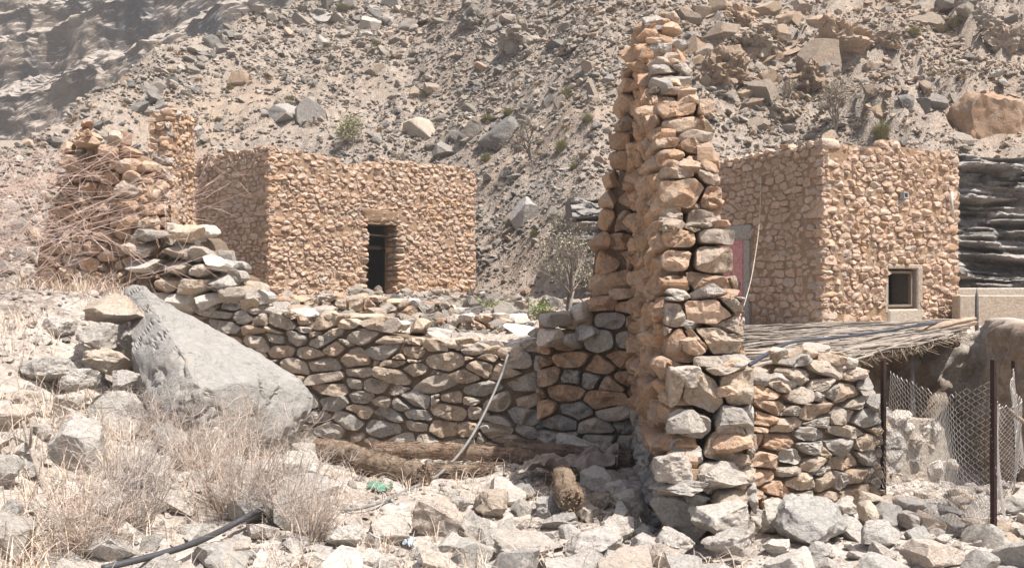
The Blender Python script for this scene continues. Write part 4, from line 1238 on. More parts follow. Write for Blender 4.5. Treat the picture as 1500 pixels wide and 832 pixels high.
    for i in range(26):
        px = rng.uniform(1285, 1510); Y = rng.uniform(6.9, 7.4); v, ff = rock((.16 * rng.uniform(.6, 1.4), .16, .1), rng, 2, .4, 8, .06)
        m.add(v @ rot3(0, 0, rng.uniform(0, 3)).T + np.array(((px - 750) / F * Y, Y, gz((px - 750) / F * Y, Y) + .03)), ff, None, pick(PAL_DRY, rng))
    o = m.build('terrace_edge', M_dry, origin=tuple(P(1380, 780, 6.7)), sharp=27)
    tag(o, 'low edging of set stones along the ground below the fence', 'stone edging')
    # rusty can at the lower right
    m = MB(); a = P(1412, 822, 5.6); b = P(1446, 830, 5.5)
    tube(m, [a, a + (b - a) * .06, a + (b - a) * .1, a + (b - a) * .9, a + (b - a) * .94, b], [.045, .048, .044, .044, .048, .045], 18, (.19, .085, .055))
    o = m.build('rusty_can', M_metal, origin=tuple(a)); tag(o, 'rusty brown can lying at the bottom right corner', 'can')
yard()

# ------------------------------------------------------------------ rocks
def place_rock(name, px, py, w, h, pal, rng, label, cat='rock', group=None, Y=None, sub=3, box=.35, cuts=10, noise=.07, depth=None, material=None, tilt=.2, sink=.12, lo=.6, hi=.9, sharp=34):
    """one stone; px, py, w, h are its box in the photograph; it stands on the ground there (or at depth Y)"""
    if Y is None:
        g = gp(px, py + h * .42)
        if g is None: return None
        Y = g[1]
    s = Y / F; dw, dh = w * s, h * s; dd = depth if depth else dw * rng.uniform(.75, 1.05)
    v, f = rock((dw, dd, dh * 1.1), rng, sub, box, cuts, noise, lo, hi)
    v = v @ rot3(rng.normal(0, tilt * .3), rng.normal(0, tilt), rng.uniform(-.5, .5)).T
    mx, mn = v.max(0), v.min(0)
    v = v * np.array((dw / (mx[0] - mn[0]), 1, dh * 1.1 / (mx[2] - mn[2])))
    c = P(px, py, Y) + np.array((0, dd * .3, -dh * (.05 if Y < 12 else .14)))
    HERO.append((c[0], c[1], dw * .5))
    m = MB(); m.add(v + c, f, None, pick(pal, rng) if isinstance(pal, list) else np.array(pal))
    o = m.build(name, material or M_rock, origin=(c[0], c[1], c[2] - dh * .5), sharp=sharp)
    return tag(o, label, cat, group)

PAL_LG = [(.52, .49, .445), (.47, .445, .405), (.57, .53, .475), (.43, .41, .38)]
HERO = []
def hero_rocks():
    rng = np.random.RandomState(201)
    # the big slab
    pts = [P(182, 418, 8.9), P(205, 421, 8.7), P(300, 472, 8.3), P(400, 533, 8.0), P(443, 560, 7.9), P(457, 580, 7.9), P(441, 622, 7.85), P(404, 660, 7.6), P(300, 672, 7.05), P(225, 620, 6.95), P(192, 520, 7.6),
           P(262, 512, 7.15), P(292, 575, 6.95), P(186, 450, 8.5), P(350, 560, 7.2), P(410, 640, 7.5),
           P(190, 470, 9.2), P(300, 520, 9.0), P(440, 600, 8.5), P(400, 700, 8.4), P(220, 700, 8.2), P(300, 720, 7.3)]
    v, f = hull_rock(pts, rng, 5, .036, 2.3)
    m = MB(); m.add(v, f, None, (.33, .32, .3))
    o = m.build('boulder', stone_mat('grey_slab', patch=(.4, .38, .35), patch_amt=.5, dust=(.38, .33, .28), bump=.55, scale=.8, lo=.7, hi=1.2, crack=.4), origin=tuple(P(320, 660, 7.6)), sharp=40)
    tag(o, 'huge smooth grey slab boulder leaning below the left ruin', 'boulder')
    T = PAL_PALE; G = PAL_LG
    pk = [(.5, .42, .34)]
    H = [  # px, py, w, h, palette, label, Y
        (148, 452, 92, 42, pk, 'pinkish flat boulder crowning the pile left of the grey slab', 7.9),
        (136, 492, 66, 42, G, 'grey block second from top of the pile left of the slab', 7.75),
        (150, 528, 74, 36, pk, 'tan wedge at the bottom of the pile left of the slab', 7.6),
        (178, 500, 40, 40, G, 'small dark wedge between the pile and the grey slab', 8.0),
        (58, 542, 88, 40, T, 'long flat tan boulder at the left, below the straw', 7.2),
        (80, 478, 52, 34, T, 'pale flat rock beside the pinkish crowning boulder', 8.2),
        (112, 556, 56, 34, G, 'grey squat rock right of the long flat tan boulder', 7.2),
        (176, 560, 44, 36, T, 'pale rock at the foot of the slab, left side', 7.2),
        (22, 590, 62, 36, T, 'pale rock cut by the left edge under the flat tan boulder', 6.8),
        (92, 588, 46, 24, G, 'flat pale grey rock under the squat rock at the left', 6.9),
        (48, 578, 36, 28, G, 'rounded grey rock wedged under the long flat tan boulder', 7.0),
        (106, 656, 84, 96, T, 'upright pale boulder with cracked face beside the propped stick', None),
        (30, 688, 44, 22, G, 'flat grey rock left of the propped stick', None),
        (22, 640, 40, 24, G, 'grey rock low at the left edge near the propped stick', None),
        (150, 745, 62, 34, T, 'pale flat rock in the straw below the upright boulder', None),
        (90, 772, 90, 34, T, 'wide pale rock low in the straw at the bottom left', None),
        (52, 745, 42, 20, G, 'flat grey stone beside the foot of the propped stick', None),
        (205, 720, 50, 40, T, 'pale lump half hidden by the grey twigs', None),
        (428, 690, 74, 56, T, 'white boulder right of the slab beside the grey twigs', None),
        (435, 655, 34, 28, T, 'white triangular rock at the right foot of the slab', None),
        (640, 757, 76, 64, T, 'large pale block in the middle of the foreground rubble', None),
        (570, 778, 66, 42, T, 'white rounded rock left of the large pale block', None),
        (500, 790, 60, 34, T, 'white rock beside the twigs at the bottom', None),
        (668, 740, 40, 26, T, 'pale rock tucked behind the large pale block', None),
        (715, 742, 54, 44, pk, 'pale cracked boulder right of the large pale block', None),
        (695, 768, 44, 28, T, 'flat pale stone between two large foreground blocks', None),
        (770, 812, 112, 44, T, 'broad white boulder at the bottom centre edge', None),
        (745, 785, 40, 30, T, 'pale rock above the broad white bottom boulder', None),
        (820, 765, 62, 30, G, 'dark flat rock in the shadow of the propped log', None),
        (800, 745, 38, 36, G, 'grey rock left of the propped log end', None),
        (770, 722, 34, 28, G, 'grey rock just left of the crumpled cloth', None),
        (735, 723, 34, 24, T, 'pale round rock in front of the fallen timber', None),
        (660, 727, 28, 22, T, 'small pale rock in front of the fallen timber, left', None),
        (870, 802, 96, 46, T, 'broad pale boulder at the bottom right of centre', None),
        (905, 778, 50, 46, T, 'white rounded boulder in front of the tall wall', None),
        (930, 745, 60, 56, T, 'pale tall boulder left of the tall wall base', None),
        (880, 735, 36, 26, pk, 'pale stone just right of the propped log', None),
        (858, 745, 26, 24, pk, 'small pinkish stone touching the propped log', None),
        (985, 748, 62, 46, G, 'grey flat-topped block at the foot of the tall wall, left side', 6.1),
        (986, 684, 60, 46, T, 'whitish square block jutting from the foot of the tall wall', 5.95),
        (1000, 716, 90, 26, G, 'wide dark slab under the square block at the tall wall', 5.92),
        (1062, 700, 82, 44, T, 'large pale block at the front foot of the tall wall', 6.0),
        (1065, 762, 98, 50, G, 'grey wedge boulder lying before the tall wall', 5.85),
        (1072, 800, 76, 40, T, 'pale flat boulder below the grey wedge boulder', 5.6),
        (1075, 733, 60, 26, pk, 'tan block between the large pale block and the grey wedge', 6.0),
        (990, 800, 60, 44, T, 'pale rock left of the flat boulder at the bottom', 5.7),
        (948, 806, 50, 40, T, 'pale rock at the bottom below the tall boulder', None),
        (1025, 735, 36, 24, G, 'small grey rock wedged at the tall wall foot', 6.05),
        (1195, 768, 112, 74, [(.42, .405, .38)], 'large smooth grey boulder in front of the dry stone stub', None),
        (1148, 760, 66, 54, G, 'dark-sided grey boulder left of the large smooth one', None),
        (1245, 742, 40, 26, T, 'pale rock at the rounded end of the dry stone stub', None),
        (1205, 808, 44, 24, G, 'grey cobble in front of the large smooth boulder', None),
        (1140, 806, 40, 26, T, 'pale cobble left of the gravel path', None),
        (1350, 800, 34, 14, T, 'flat pale cobble on the gravel at the right', None),
        (618, 812, 48, 28, T, 'pale rock at the bottom edge by the blue scrap', None),
        (690, 812, 44, 30, G, 'grey rock at the bottom edge left of the broad boulder', None),
        (545, 820, 50, 26, T, 'pale rock low at the bottom edge beside the twigs', None),
        (475, 715, 50, 30, T, 'white rock by the lower end of the grey hose', None),
        (605, 690, 26, 18, T, 'small white rock behind the fallen timber', None)]
    for (px, py, w, h, pal, lab, Y) in H:
        place_rock('rock', px, py, w, h, pal, rng, lab, Y=Y, group='large foreground rocks', sub=4, box=.4, cuts=12, noise=.1, tilt=.12, lo=.62, hi=.92, sharp=30)
    # hillside boulders
    G = PAL_GREY; g1 = 'boulders on the hillside'
    DK = PAL_HILL; BR = PAL_BROWN
    HB = [(350, 115, 34, 29, BR, 'blocky brown boulder standing upright on scree above the left house'),
          (412, 166, 52, 38, G, 'left one of a pair of grey boulders above the left house'),
          (455, 164, 48, 46, G, 'right one of a pair of grey boulders above the left house'),
          (543, 102, 36, 28, DK, 'lone dark grey boulder on smooth scree above the boulder pair'),
          (612, 183, 50, 38, G, 'pale grey pyramid-shaped boulder above the left house roof'),
          (655, 216, 44, 28, DK, 'dark jagged boulder just above the right end of the left house'),
          (735, 190, 66, 54, DK, 'largest dark jagged boulder in the middle of the hillside'),
          (690, 190, 40, 28, DK, 'dark rock left of the largest jagged boulder'),
          (672, 196, 30, 22, DK, 'small dark rock in the row left of the largest jagged boulder'),
          (610, 132, 30, 26, BR, 'slanted brown rock on the open scree mid-slope'),
          (634, 128, 36, 18, DK, 'dark flat rock next to the slanted brown rock'),
          (708, 99, 34, 18, BR, 'low brown rock high on the middle scree'),
          (770, 309, 44, 54, [(.38, .355, .33)], 'big pale grey block boulder on scree between the two houses'),
          (804, 149, 26, 24, DK, 'left shard of two dark standing shards left of the tall wall'),
          (822, 150, 22, 22, DK, 'right shard of two dark standing shards left of the tall wall'),
          (868, 130, 24, 42, BR, 'dark upright rock pillar left of the tall wall top'),
          (862, 96, 26, 26, BR, 'split tan rock above the dark rock pillar'),
          (890, 115, 26, 20, DK, 'grey rock right of the dark rock pillar'),
          (1352, 156, 36, 34, DK, 'dark rounded boulder left of the largest rust brown boulder'),
          (1376, 147, 30, 22, DK, 'dark angular boulder between two bigger boulders at right'),
          (1330, 146, 24, 20, DK, 'small dark boulder above the right house roof'),
          (1284, 152, 18, 18, DK, 'little dark cube rock above the right house roof'),
          (1278, 130, 24, 20, BR, 'brown rock above the little dark cube rock'),
          (1125, 132, 46, 50, BR, 'tall tan boulder on slope right of the tall wall'),
          (1112, 182, 30, 28, BR, 'brown rock above the left end of the right house'),
          (1102, 150, 34, 26, BR, 'tan rock below the tall tan boulder'),
          (1204, 76, 62, 56, BR, 'largest brown crag at the upper right'),
          (1140, 75, 40, 36, BR, 'brown crag left of the largest crag'),
          (1110, 70, 46, 40, BR, 'hollowed brown crag right of the tall wall top'),
          (1276, 70, 20, 28, BR, 'narrow upright brown rock right of the largest crag'),
          (1360, 25, 44, 34, BR, 'rounded brown crag at the top right'),
          (1395, 5, 44, 22, DK, 'dark flat rock at the top edge, right'),
          (1462, 105, 22, 12, [(.5, .47, .42)], 'small white slab on the right slope'),
          (1400, 145, 24, 20, DK, 'dark rock on the slope above the rust brown boulder'),
          (1410, 200, 40, 22, DK, 'grey rock wedged under the rust brown boulder'),
          (815, 310, 26, 22, DK, 'dark rock right of the big pale block boulder'),
          (1038, 115, 40, 30, BR, 'tan ledge rock right of the tall wall top'),
          (1060, 45, 60, 36, BR, 'layered brown crag near the tall wall top'),
          (822, 64, 40, 22, DK, 'dark flat boulder high above the tall shards'),
          (285, 190, 22, 18, G, 'pale grey rock just right of the slim stump')]
    for (px, py, w, h, pal, lab) in HB:
        place_rock('boulder', px, py, w, h, pal, rng, lab, 'boulder', g1, sub=4, box=.3, cuts=13, noise=.045, material=M_hillrock, lo=.42, hi=.8, tilt=.25, sharp=28)
    g = gp(1450, 212); s_ = g[1] / F
    v, f = rock((112 * s_, 100 * s_, 118 * s_), rng, 4, .35, 7, .09, .66, .95)
    v = v @ rot3(.25, -.35, .5).T; v[:, 2] += .035 * np.sin(v[:, 2] * 16 + v[:, 0] * 7) * .6; c = P(1460, 176, g[1]) + np.array((0, 48 * s_, 0))
    m = MB(); m.add(v + c, f, None, (.4, .27, .18)); o = m.build('boulder', M_hillrock, origin=tuple(c), sharp=34)
    tag(o, 'largest rust brown boulder above the layered outcrop', 'boulder', g1)
    # rows of dark blocks along the skyline ridge, crags
    def zone(n, quadpts, wr, pal, label, group):
        for i in range(n):
            a, b = quadpts[0], quadpts[1]; t = rng.rand(); off = rng.normal(0, 1)
            px = a[0] + (b[0] - a[0]) * t + off * quadpts[2][0]; py = a[1] + (b[1] - a[1]) * t + off * quadpts[2][1] + rng.normal(0, 4)
            w = rng.uniform(*wr); h = w * rng.uniform(.45, .85)
            place_rock('boulder', px, py, w, h, pal, rng, label, 'boulder', group, sub=3, box=.2, cuts=13, noise=.04, material=M_hillrock, lo=.36, hi=.75, tilt=.5, sharp=25)
    for i in range(70):
        y = 29 + 18 * rng.rand(); x = float(crest(np.array([y]))[0]) + .1 + abs(rng.normal(0, .75)); r = rng.uniform(.35, .95) * (.6 + .4 * (y > 34))
        v, f = rock((r, r * rng.uniform(.6, 1), r * rng.uniform(.45, .85)), rng, 3, .2, 13, .04, .36, .75)
        v = v @ rot3(rng.normal(0, .5), rng.normal(0, .5), rng.uniform(0, 6)).T; c = np.array((x, y, gz(x, y) + r * .12))
        m = MB(); m.add(v + c, f, None, pick([(.2, .19, .175), (.26, .24, .21), (.17, .16, .15), (.32, .29, .25)], rng)); o = m.build('boulder', M_hillrock, origin=tuple(c), sharp=25)
        tag(o, 'dark angular block among the boulders along the left skyline ridge', 'boulder', 'blocks along the ridge')
    zone(22, ((430, 25), (600, 12), (10, 16)), (18, 42), DK + G[:2], 'dark tilted block in the boulder field at the top of the hill', 'blocks at the hilltop')
    zone(34, ((600, 20), (860, 45), (16, 18)), (14, 30), DK + BR[3:4], 'dark broken rock on the steep upper slope in the middle', 'rocks on the upper slope')
    for k, (px, py, w, h, pal) in enumerate(((1060, 95, 80, 70, BR), (1120, 50, 90, 60, BR), (1185, 110, 80, 70, BR), (1240, 55, 90, 60, BR), (1150, 160, 60, 44, BR), (1040, 160, 50, 40, BR), (1300, 60, 60, 40, BR), (1090, 25, 70, 40, BR), (1440, 25, 70, 50, DK), (1480, 60, 60, 60, DK), (770, 45, 80, 50, DK), (700, 30, 70, 40, DK), (840, 60, 60, 40, DK), (620, 25, 60, 30, DK))):
        g = gp(px, py + h * .4)
        if g is None: continue
        s_ = g[1] / F; v, f = rock((w * s_ * 1.05, w * s_ * .9, h * s_ * 1.15), rng, 4, .2, 5, .3, .6, .95)
        v = v @ rot3(rng.normal(0, .3), rng.normal(0, .3), rng.uniform(0, 6)).T; bed_ = np.round((v[:, 2] * 1.0 + .25 * v[:, 0]) * 5 + fbm(v * 2, 2, 3)) / 5; v[:, 1] += .07 * np.sin(bed_ * 40); c = g + np.array((0, w * s_ * .25, h * s_ * .3))
        m = MB(); m.add(v + c, f, None, pick(pal, rng)); o = m.build('crag', M_hillrock, origin=tuple(c), sharp=26)
        tag(o, 'brown ledged crag breaking out of the upper right slope' if pal is BR else 'dark ledged crag on the high slope', 'rock outcrop', 'brown crags' if pal is BR else 'dark crags')
    zone(46, ((1010, 60), (1280, 90), (14, 34)), (18, 48), BR, 'brown broken crag rock on the upper right slope', 'crag rocks at upper right')
    zone(18, ((1420, 10), (1500, 40), (14, 18)), (20, 40), DK, 'dark rock in the shadowy crag at the top right corner', 'rocks at the top right')
    zone(24, ((700, 200), (880, 110), (24, 14)), (10, 22), DK, 'small dark rock on the scree left of the tall wall', 'scree rocks left of the tall wall')
    zone(20, ((300, 160), (560, 120), (24, 34)), (9, 18), G + DK, 'small grey rock on the open scree above the left house', 'scree rocks above the left house')
hero_rocks()

def rubble():
    """loose stones on the near ground: each of the larger ones its own object"""
    rng = np.random.RandomState(301); placed = list(HERO)
    n = 0; tries = 0
    while n < 150 and tries < 6000:
        tries += 1
        px = rng.uniform(-30, 1530); py = rng.uniform(600, 850)
        g = gp(px, py)
        if g is None or g[1] > 9: continue
        x, y = g[:2]
        if y > np.interp(x, [-9, DW_A[0], DW_B[0]], [9.5, 10.3, 8.7]): continue
        if .9 < x < 1.6 and y > 6.05: continue
        if x > 1.5 and y > 7.1: continue
        if 440 < px < 840 and 660 < py < 738: continue
        if 460 < px < 700 and py < 775: continue
        if px > 1230 and py > 770 and rng.rand() < .7: continue
        r = rng.uniform(.06, .16) if rng.rand() < .7 else rng.uniform(.14, .24)
        if any((x - a) ** 2 + (y - b) ** 2 < (.8 * (r + c)) ** 2 for a, b, c in placed): continue
        placed.append((x, y, r)); n += 1
        dm = np.array((2 * r, 2 * r * rng.uniform(.6, .95), 2 * r * rng.uniform(.45, .8)))
        v, f = rock(dm, rng, 3, .35, 13, .07, .48, .85)
        v = v @ rot3(rng.normal(0, .2), rng.normal(0, .2), rng.uniform(0, 6.28)).T
        z = gz(x, y) + dm[2] * .22
        m = MB(); m.add(v + np.array((x, y, z)), f, None, pick(PAL_PALE + PAL_LG, rng))
        o = m.build('rock', M_rock, origin=(x, y, z - dm[2] * .4), sharp=34)
        if px < 460: lab, gr = 'loose pale stone lying in the straw and twigs at the left', 'loose stones in the straw'
        elif px < 920: lab, gr = 'loose pale stone in the rubble before the long field stone wall', 'loose stones before the long wall'
        else: lab, gr = 'loose stone on the ground right of the tall ruined wall', 'loose stones right of the tall wall'
        tag(o, lab, 'rock', gr)
rubble()

def scatter(name, XY, size, pal_fn, seed, mat, big=.0, squash=(.4, .8), sink=.2):
    """countless small stones as one mesh"""
    rng = np.random.RandomState(seed)
    m = MB(); protos = []
    for k in range(14):
        v, f = rock((1, rng.uniform(.6, 1), rng.uniform(*squash)), rng, 1 if k > 6 else 0, .3, 9, .12 if k < 7 else .05, .42, .85)
        protos.append((v, f))
    X, Y = XY[:, 0], XY[:, 1]; Z = height(X, Y)
    which = np.where(size > big, rng.randint(7, 14, len(X)), rng.randint(0, 7, len(X)))
    for k in range(14):
        id_ = np.nonzero(which == k)[0]
        if not len(id_): continue
        v, f = protos[k]; n = len(id_)
        a = rng.uniform(0, 6.28, n); ca, sa = np.cos(a), np.sin(a); tl = rng.normal(0, .35, n)
        s = size[id_]
        vx = v[None, :, 0] * np.cos(tl)[:, None] + v[None, :, 2] * np.sin(tl)[:, None]
        vz = -v[None, :, 0] * np.sin(tl)[:, None] + v[None, :, 2] * np.cos(tl)[:, None]
        vy = np.broadcast_to(v[None, :, 1], vx.shape)
        W = np.stack([(vx * ca[:, None] - vy * sa[:, None]) * s[:, None] + X[id_][:, None],
                      (vx * sa[:, None] + vy * ca[:, None]) * s[:, None] + Y[id_][:, None],
                      vz * s[:, None] + (Z[id_] + s * sink)[:, None]], -1)
        F_ = (f[None] + (np.arange(n) * len(v))[:, None, None]).reshape(-1, 3)
        c = pal_fn(X[id_], Y[id_], rng)
        m.add(W.reshape(-1, 3), F_, None, np.repeat(c, len(v), 0))
    o = m.build(name, mat, smooth=False)
    return struct(o, 'stuff')

def pal_arr(pal, n, rng, var=.2):
    p = np.array(pal)[rng.randint(0, len(pal), n)]; return p * (1 + rng.uniform(-var, var, n))[:, None]

def all_scree():
    rng = np.random.RandomState(401)
    N = 270000
    Y = 11 + 37 * rng.rand(N) ** .9; k = rng.uniform(-.56, .56, N); X = k * Y
    # density grows in stripes and patches
    p = np.stack([X, Y, X * 0], -1)
    d = fbm(p * .22, 3, 91)
    keep = (rng.rand(N) < np.clip(.62 + .5 * d, .15, 1))
    H_ = height(X, Y, False)
    keep &= ~((X > 1.3) & (Y < 15.3))
    keep &= ~((Y > 15) & (Y < 20) & (X > 2.6) & (X < 10))
    keep &= ~((Y < 16) & (k < -.2) & (k > -.45) & (Y < 12))
    keep &= (Y > 10.9)
    X, Y = X[keep], Y[keep]
    sz = .055 * np.exp(rng.normal(0, .66, len(X))) * (1 + .012 * np.maximum(Y - 20, 0))
    sz = np.clip(sz, .03, .5)
    def pf(x, y, r):
        k = x / y
        a = pal_arr(PAL_HILL + [(.36, .33, .29), (.4, .35, .3)], len(x), r); b = pal_arr(PAL_BROWN + [(.42, .36, .29)], len(x), r)
        pick_b = r.rand(len(x)) < np.clip(.2 + 1.5 * (k - .1) + .25 * (y > 30) * (k > .1), .1, .75)
        out = np.where(pick_b[:, None], b, a)
        dk = fbm(np.stack([x * .22, y * .22, x * 0], -1), 3, 95) + 1.1 * np.exp(-((k + .02) / .05) ** 2) * (y < 30) + .9 * np.exp(-((k + .03) / .1) ** 2) * (y > 38)
        return np.where((dk > .35)[:, None] & (r.rand(len(x)) < .75)[:, None], out * np.array((.74, .75, .76)), out)
    scatter('scree', np.stack([X, Y], 1), sz, pf, 402, M_hillrock, big=.085)
    # near gravel and pebbles
    N = 9000
    Y = 3.6 + 7 * rng.rand(N); X = rng.uniform(-.6, .6, N) * Y
    k = ~((X > .95) & (X < 1.55) & (Y > 6.1)) & (Y < np.interp(X, [-9, DW_A[0], DW_B[0]], [10.5, 10.4, 8.8])) & ~((X > 1.5) & (Y > 7.2) & (Y < 8.3) & (X < 2.9))
    X, Y = X[k], Y[k]
    sz = np.clip(.022 * np.exp(rng.normal(0, .65, len(X))), .01, .1)
    scatter('gravel', np.stack([X, Y], 1), sz, lambda x, y, r: pal_arr(PAL_PALE + PAL_GREY, len(x), r), 403, M_rock, big=.02)
all_scree()

# layered outcrops
def outcrop(name, px0, px1, py0, py1, Y, seed, label, tilt=-.05, depth=2.0, pal=None, lean=.3):
    m = MB(); s = Y / F; z0 = (416 - py1) * s; zt = (416 - py0) * s; x0, x1 = (px0 - 750) * s, (px1 - 750) * s
    nx_ = int((x1 - x0) / .035) + 2; nz = int((zt - z0) / .018) + 2
    X, Z = np.meshgrid(np.linspace(x0, x1, nx_), np.linspace(z0, zt, nz))
    p = np.stack([X, X * 0 + seed, Z], -1).reshape(-1, 3)
    zz = Z - tilt * (X - x0) + (.035 * fbm(p * np.array((.7, 1, .7)), 3, 3)).reshape(X.shape)
    q = np.stack([X.ravel() * .35, zz.ravel() * 0 + seed, zz.ravel() * 5.0], -1); q2 = np.stack([X.ravel() * 1.6, zz.ravel() * 0 + seed, zz.ravel() * 17], -1)
    a = fbm(q, 2, 5).reshape(X.shape); b = vnoise(q2, 9).reshape(X.shape); c = fbm(p * 6.5, 3, 15).reshape(X.shape)
    blk = np.round(2.5 * fbm(np.stack([X.ravel() * 1.5, zz.ravel() * 0 + seed, zz.ravel() * 3.4], -1), 2, 25)).reshape(X.shape) / 2.5
    front = Y + (Z - z0) * lean - .26 * a - .2 * b - .08 * c - .3 * blk
    topn = np.clip((Z - (zt - .25 + .2 * fbm(p * np.array((1, 0, 0)), 3, 35).reshape(X.shape))) / .2, 0, 1)
    front = front + topn * depth * .5
    V = np.stack([X, front, Z], -1)
    ii = (np.arange(nz - 1)[:, None] * nx_ + np.arange(nx_ - 1)[None]).ravel()
    cb = np.array((.27, .255, .24))[None] * (1 + .5 * fbm(np.stack([X.ravel() * .5, zz.ravel() * 0, zz.ravel() * 9], -1), 3, 45))[:, None]
    lt = np.clip(fbm(np.stack([X.ravel() * .9, zz.ravel() * 0, zz.ravel() * 7], -1), 2, 55) * 2 - .5, 0, 1)[:, None]
    m.add(V.reshape(-1, 3), None, np.stack([ii, ii + 1, ii + nx_ + 1, ii + nx_], -1), cb * (1 - lt) + np.array((.42, .39, .355)) * lt)
    for edge, fl in ((V[:, 0], 0), (V[:, -1], 1), (V[-1], 1)):
        bk = edge.copy(); bk[:, 1] = Y + depth + 1.2; n = len(edge); j = np.arange(n - 1)
        m.add(np.concatenate([edge, bk]), None, np.stack([j, j + 1, n + j + 1, n + j], -1), (.2, .19, .18))
    o = m.build(name, M_hillrock, origin=((x0 + x1) / 2, Y, z0), sharp=50)
    return tag(o, label, 'rock outcrop', 'layered outcrops')
outcrop('rock_outcrop', 1396, 1640, 214, 440, 19.6, 501, 'dark layered rock face right of the house with the window', -.03)
outcrop('rock_outcrop', 838, 930, 285, 410, 20.4, 502, 'grey layered ledges behind the left edge of the tall wall', .06, 1.4)

# ------------------------------------------------------------------ timber, hose, cloth, scraps
def log(name, a, b, r0, r1, label, seed, fibre=.18, col=(.27, .2, .145), cat='log', group='palm logs on the ground'):
    rng = np.random.RandomState(seed); a = np.asarray(a, float); b = np.asarray(b, float)
    n = 90; t = np.linspace(0, 1, n); pts = a + (b - a) * t[:, None] + np.stack([.01 * np.sin(t * 9), .01 * np.cos(t * 7), .012 * np.sin(t * 5)], 1)
    sides = 26; m = MB(); q = MB()
    tube(q, pts, np.interp(t, [0, 1], [r0, r1]), sides, col)
    v = q.v[0].copy(); c = np.repeat(pts, sides, 0); rad = v - c
    ax = (b - a) / np.linalg.norm(b - a)
    along = (v - a) @ ax
    ring = np.sin(along * 60 + 3 * fbm(v * 6, 2, 1)) * .05
    k = 1 + fibre * .5 * fbm(np.stack([along * 22, rad @ np.array((1, 0, 0)) * 55, rad @ np.array((0, .7, .7)) * 55], 1), 3, seed) + ring
    v = c + rad * k[:, None]
    cols = np.array(col)[None] * (1 + .35 * fbm(v * 25, 3, 4))[:, None]
    m.add(v, q.t[0], q.q[0], cols)
    for e_, sg in ((a, -1), (b, 1)):      # bristling cut ends
        for i in range(70):
            ang = rng.uniform(0, 6.28); rr_ = (r0 if sg < 0 else r1) * math.sqrt(rng.rand()) * .95; w_ = np.cross(ax, (0, 0, 1.)); w_ /= np.linalg.norm(w_) + 1e-9; w2 = np.cross(ax, w_)
            q0 = e_ + (w_ * math.cos(ang) + w2 * math.sin(ang)) * rr_; tube(m, [q0, q0 + ax * sg * rng.uniform(.005, .03)], rng.uniform(.004, .008), 5, np.array(col) * rng.uniform(.6, 1.7))
    # loose fibres
    for i in range(90 if seed == 604 else 320):
        j = rng.randint(0, len(v)); p0 = v[j]; d = rad[j] / (np.linalg.norm(rad[j]) + 1e-6)
        tube(m, [p0, p0 + d * .02 + ax * rng.normal(0, .05), p0 + d * rng.uniform(.004, .02) + ax * rng.normal(0, .07)], .0018, 3, np.array(col) * rng.uniform(.8, 1.7), cap=False)
    o = m.build(name, M_wood, origin=tuple(a)); return tag(o, label, cat, group)

def on(px, py, Y, lift=0.0):
    x = (px - 750) / F * Y; return np.array((x, Y, gz(x, Y) + lift))

log('palm_log', on(468, 0, 8.7, .09), on(618, 0, 7.75, .08), .11, .1, 'shaggy palm log lying aslant at the left foot of the long wall', 601, .25)
log('palm_log', on(548, 0, 8.75, .07), on(800, 0, 8.65, .07), .075, .065, 'long thin palm trunk lying along the foot of the long wall', 602, .12, (.29, .2, .14))
log('palm_log', on(740, 0, 8.75, .08), on(925, 0, 8.5, .06), .07, .08, 'dark palm trunk at the corner below the tall wall', 603, .2, (.22, .16, .115))
log('palm_log', on(590, 0, 8.2, .04), on(720, 0, 8.15, .04), .05, .04, 'thin split timber lying in front of the long palm trunk', 605, .1, (.3, .22, .16))
log('palm_log', P(823, 696, 7.2), P(836, 732, 6.5), .07, .082, 'short palm log with its cut end propped toward the viewer', 604, .22, (.31, .23, .16))
log('palm_log', on(880, 0, 8.3, .05), on(805, 0, 7.8, .04), .05, .05, 'dark broken timber under the crumpled cloth', 606, .15, (.2, .15, .11))

def cloth():
    rng = np.random.RandomState(611); n = 70
    u, w = np.meshgrid(np.linspace(0, 1, n), np.linspace(0, 1, 44)); c0 = gp(768, 704); c1 = gp(905, 690)
    X = c0[0] + (c1[0] - c0[0]) * u + .1 * (w - .5); Y = c0[1] + (c1[1] - c0[1]) * u + .5 * (w - .5)
    p = np.stack([u * 6 + w * 2, w * 5, u * 0], -1).reshape(-1, 3)
    Z = height(X, Y) + .1 + .07 * np.abs(fbm(p, 3, 3)).reshape(u.shape) + .06 * np.sin(w * 9 + u * 7) * (.4 + .6 * u)
    mb = MB(); ii = (np.arange(43)[:, None] * n + np.arange(n - 1)[None]).ravel()
    V = np.stack([X, Y, Z], -1).reshape(-1, 3)
    mb.add(V, None, np.stack([ii, ii + 1, ii + n + 1, ii + n], -1), (.33, .28, .24))
    o = mb.build('cloth', M_cloth, origin=tuple(c0)); so_ = o.modifiers.new('thick', 'SOLIDIFY'); so_.thickness = .006
    tag(o, 'crumpled grey brown cloth in the shade beside the propped log', 'cloth')
cloth()

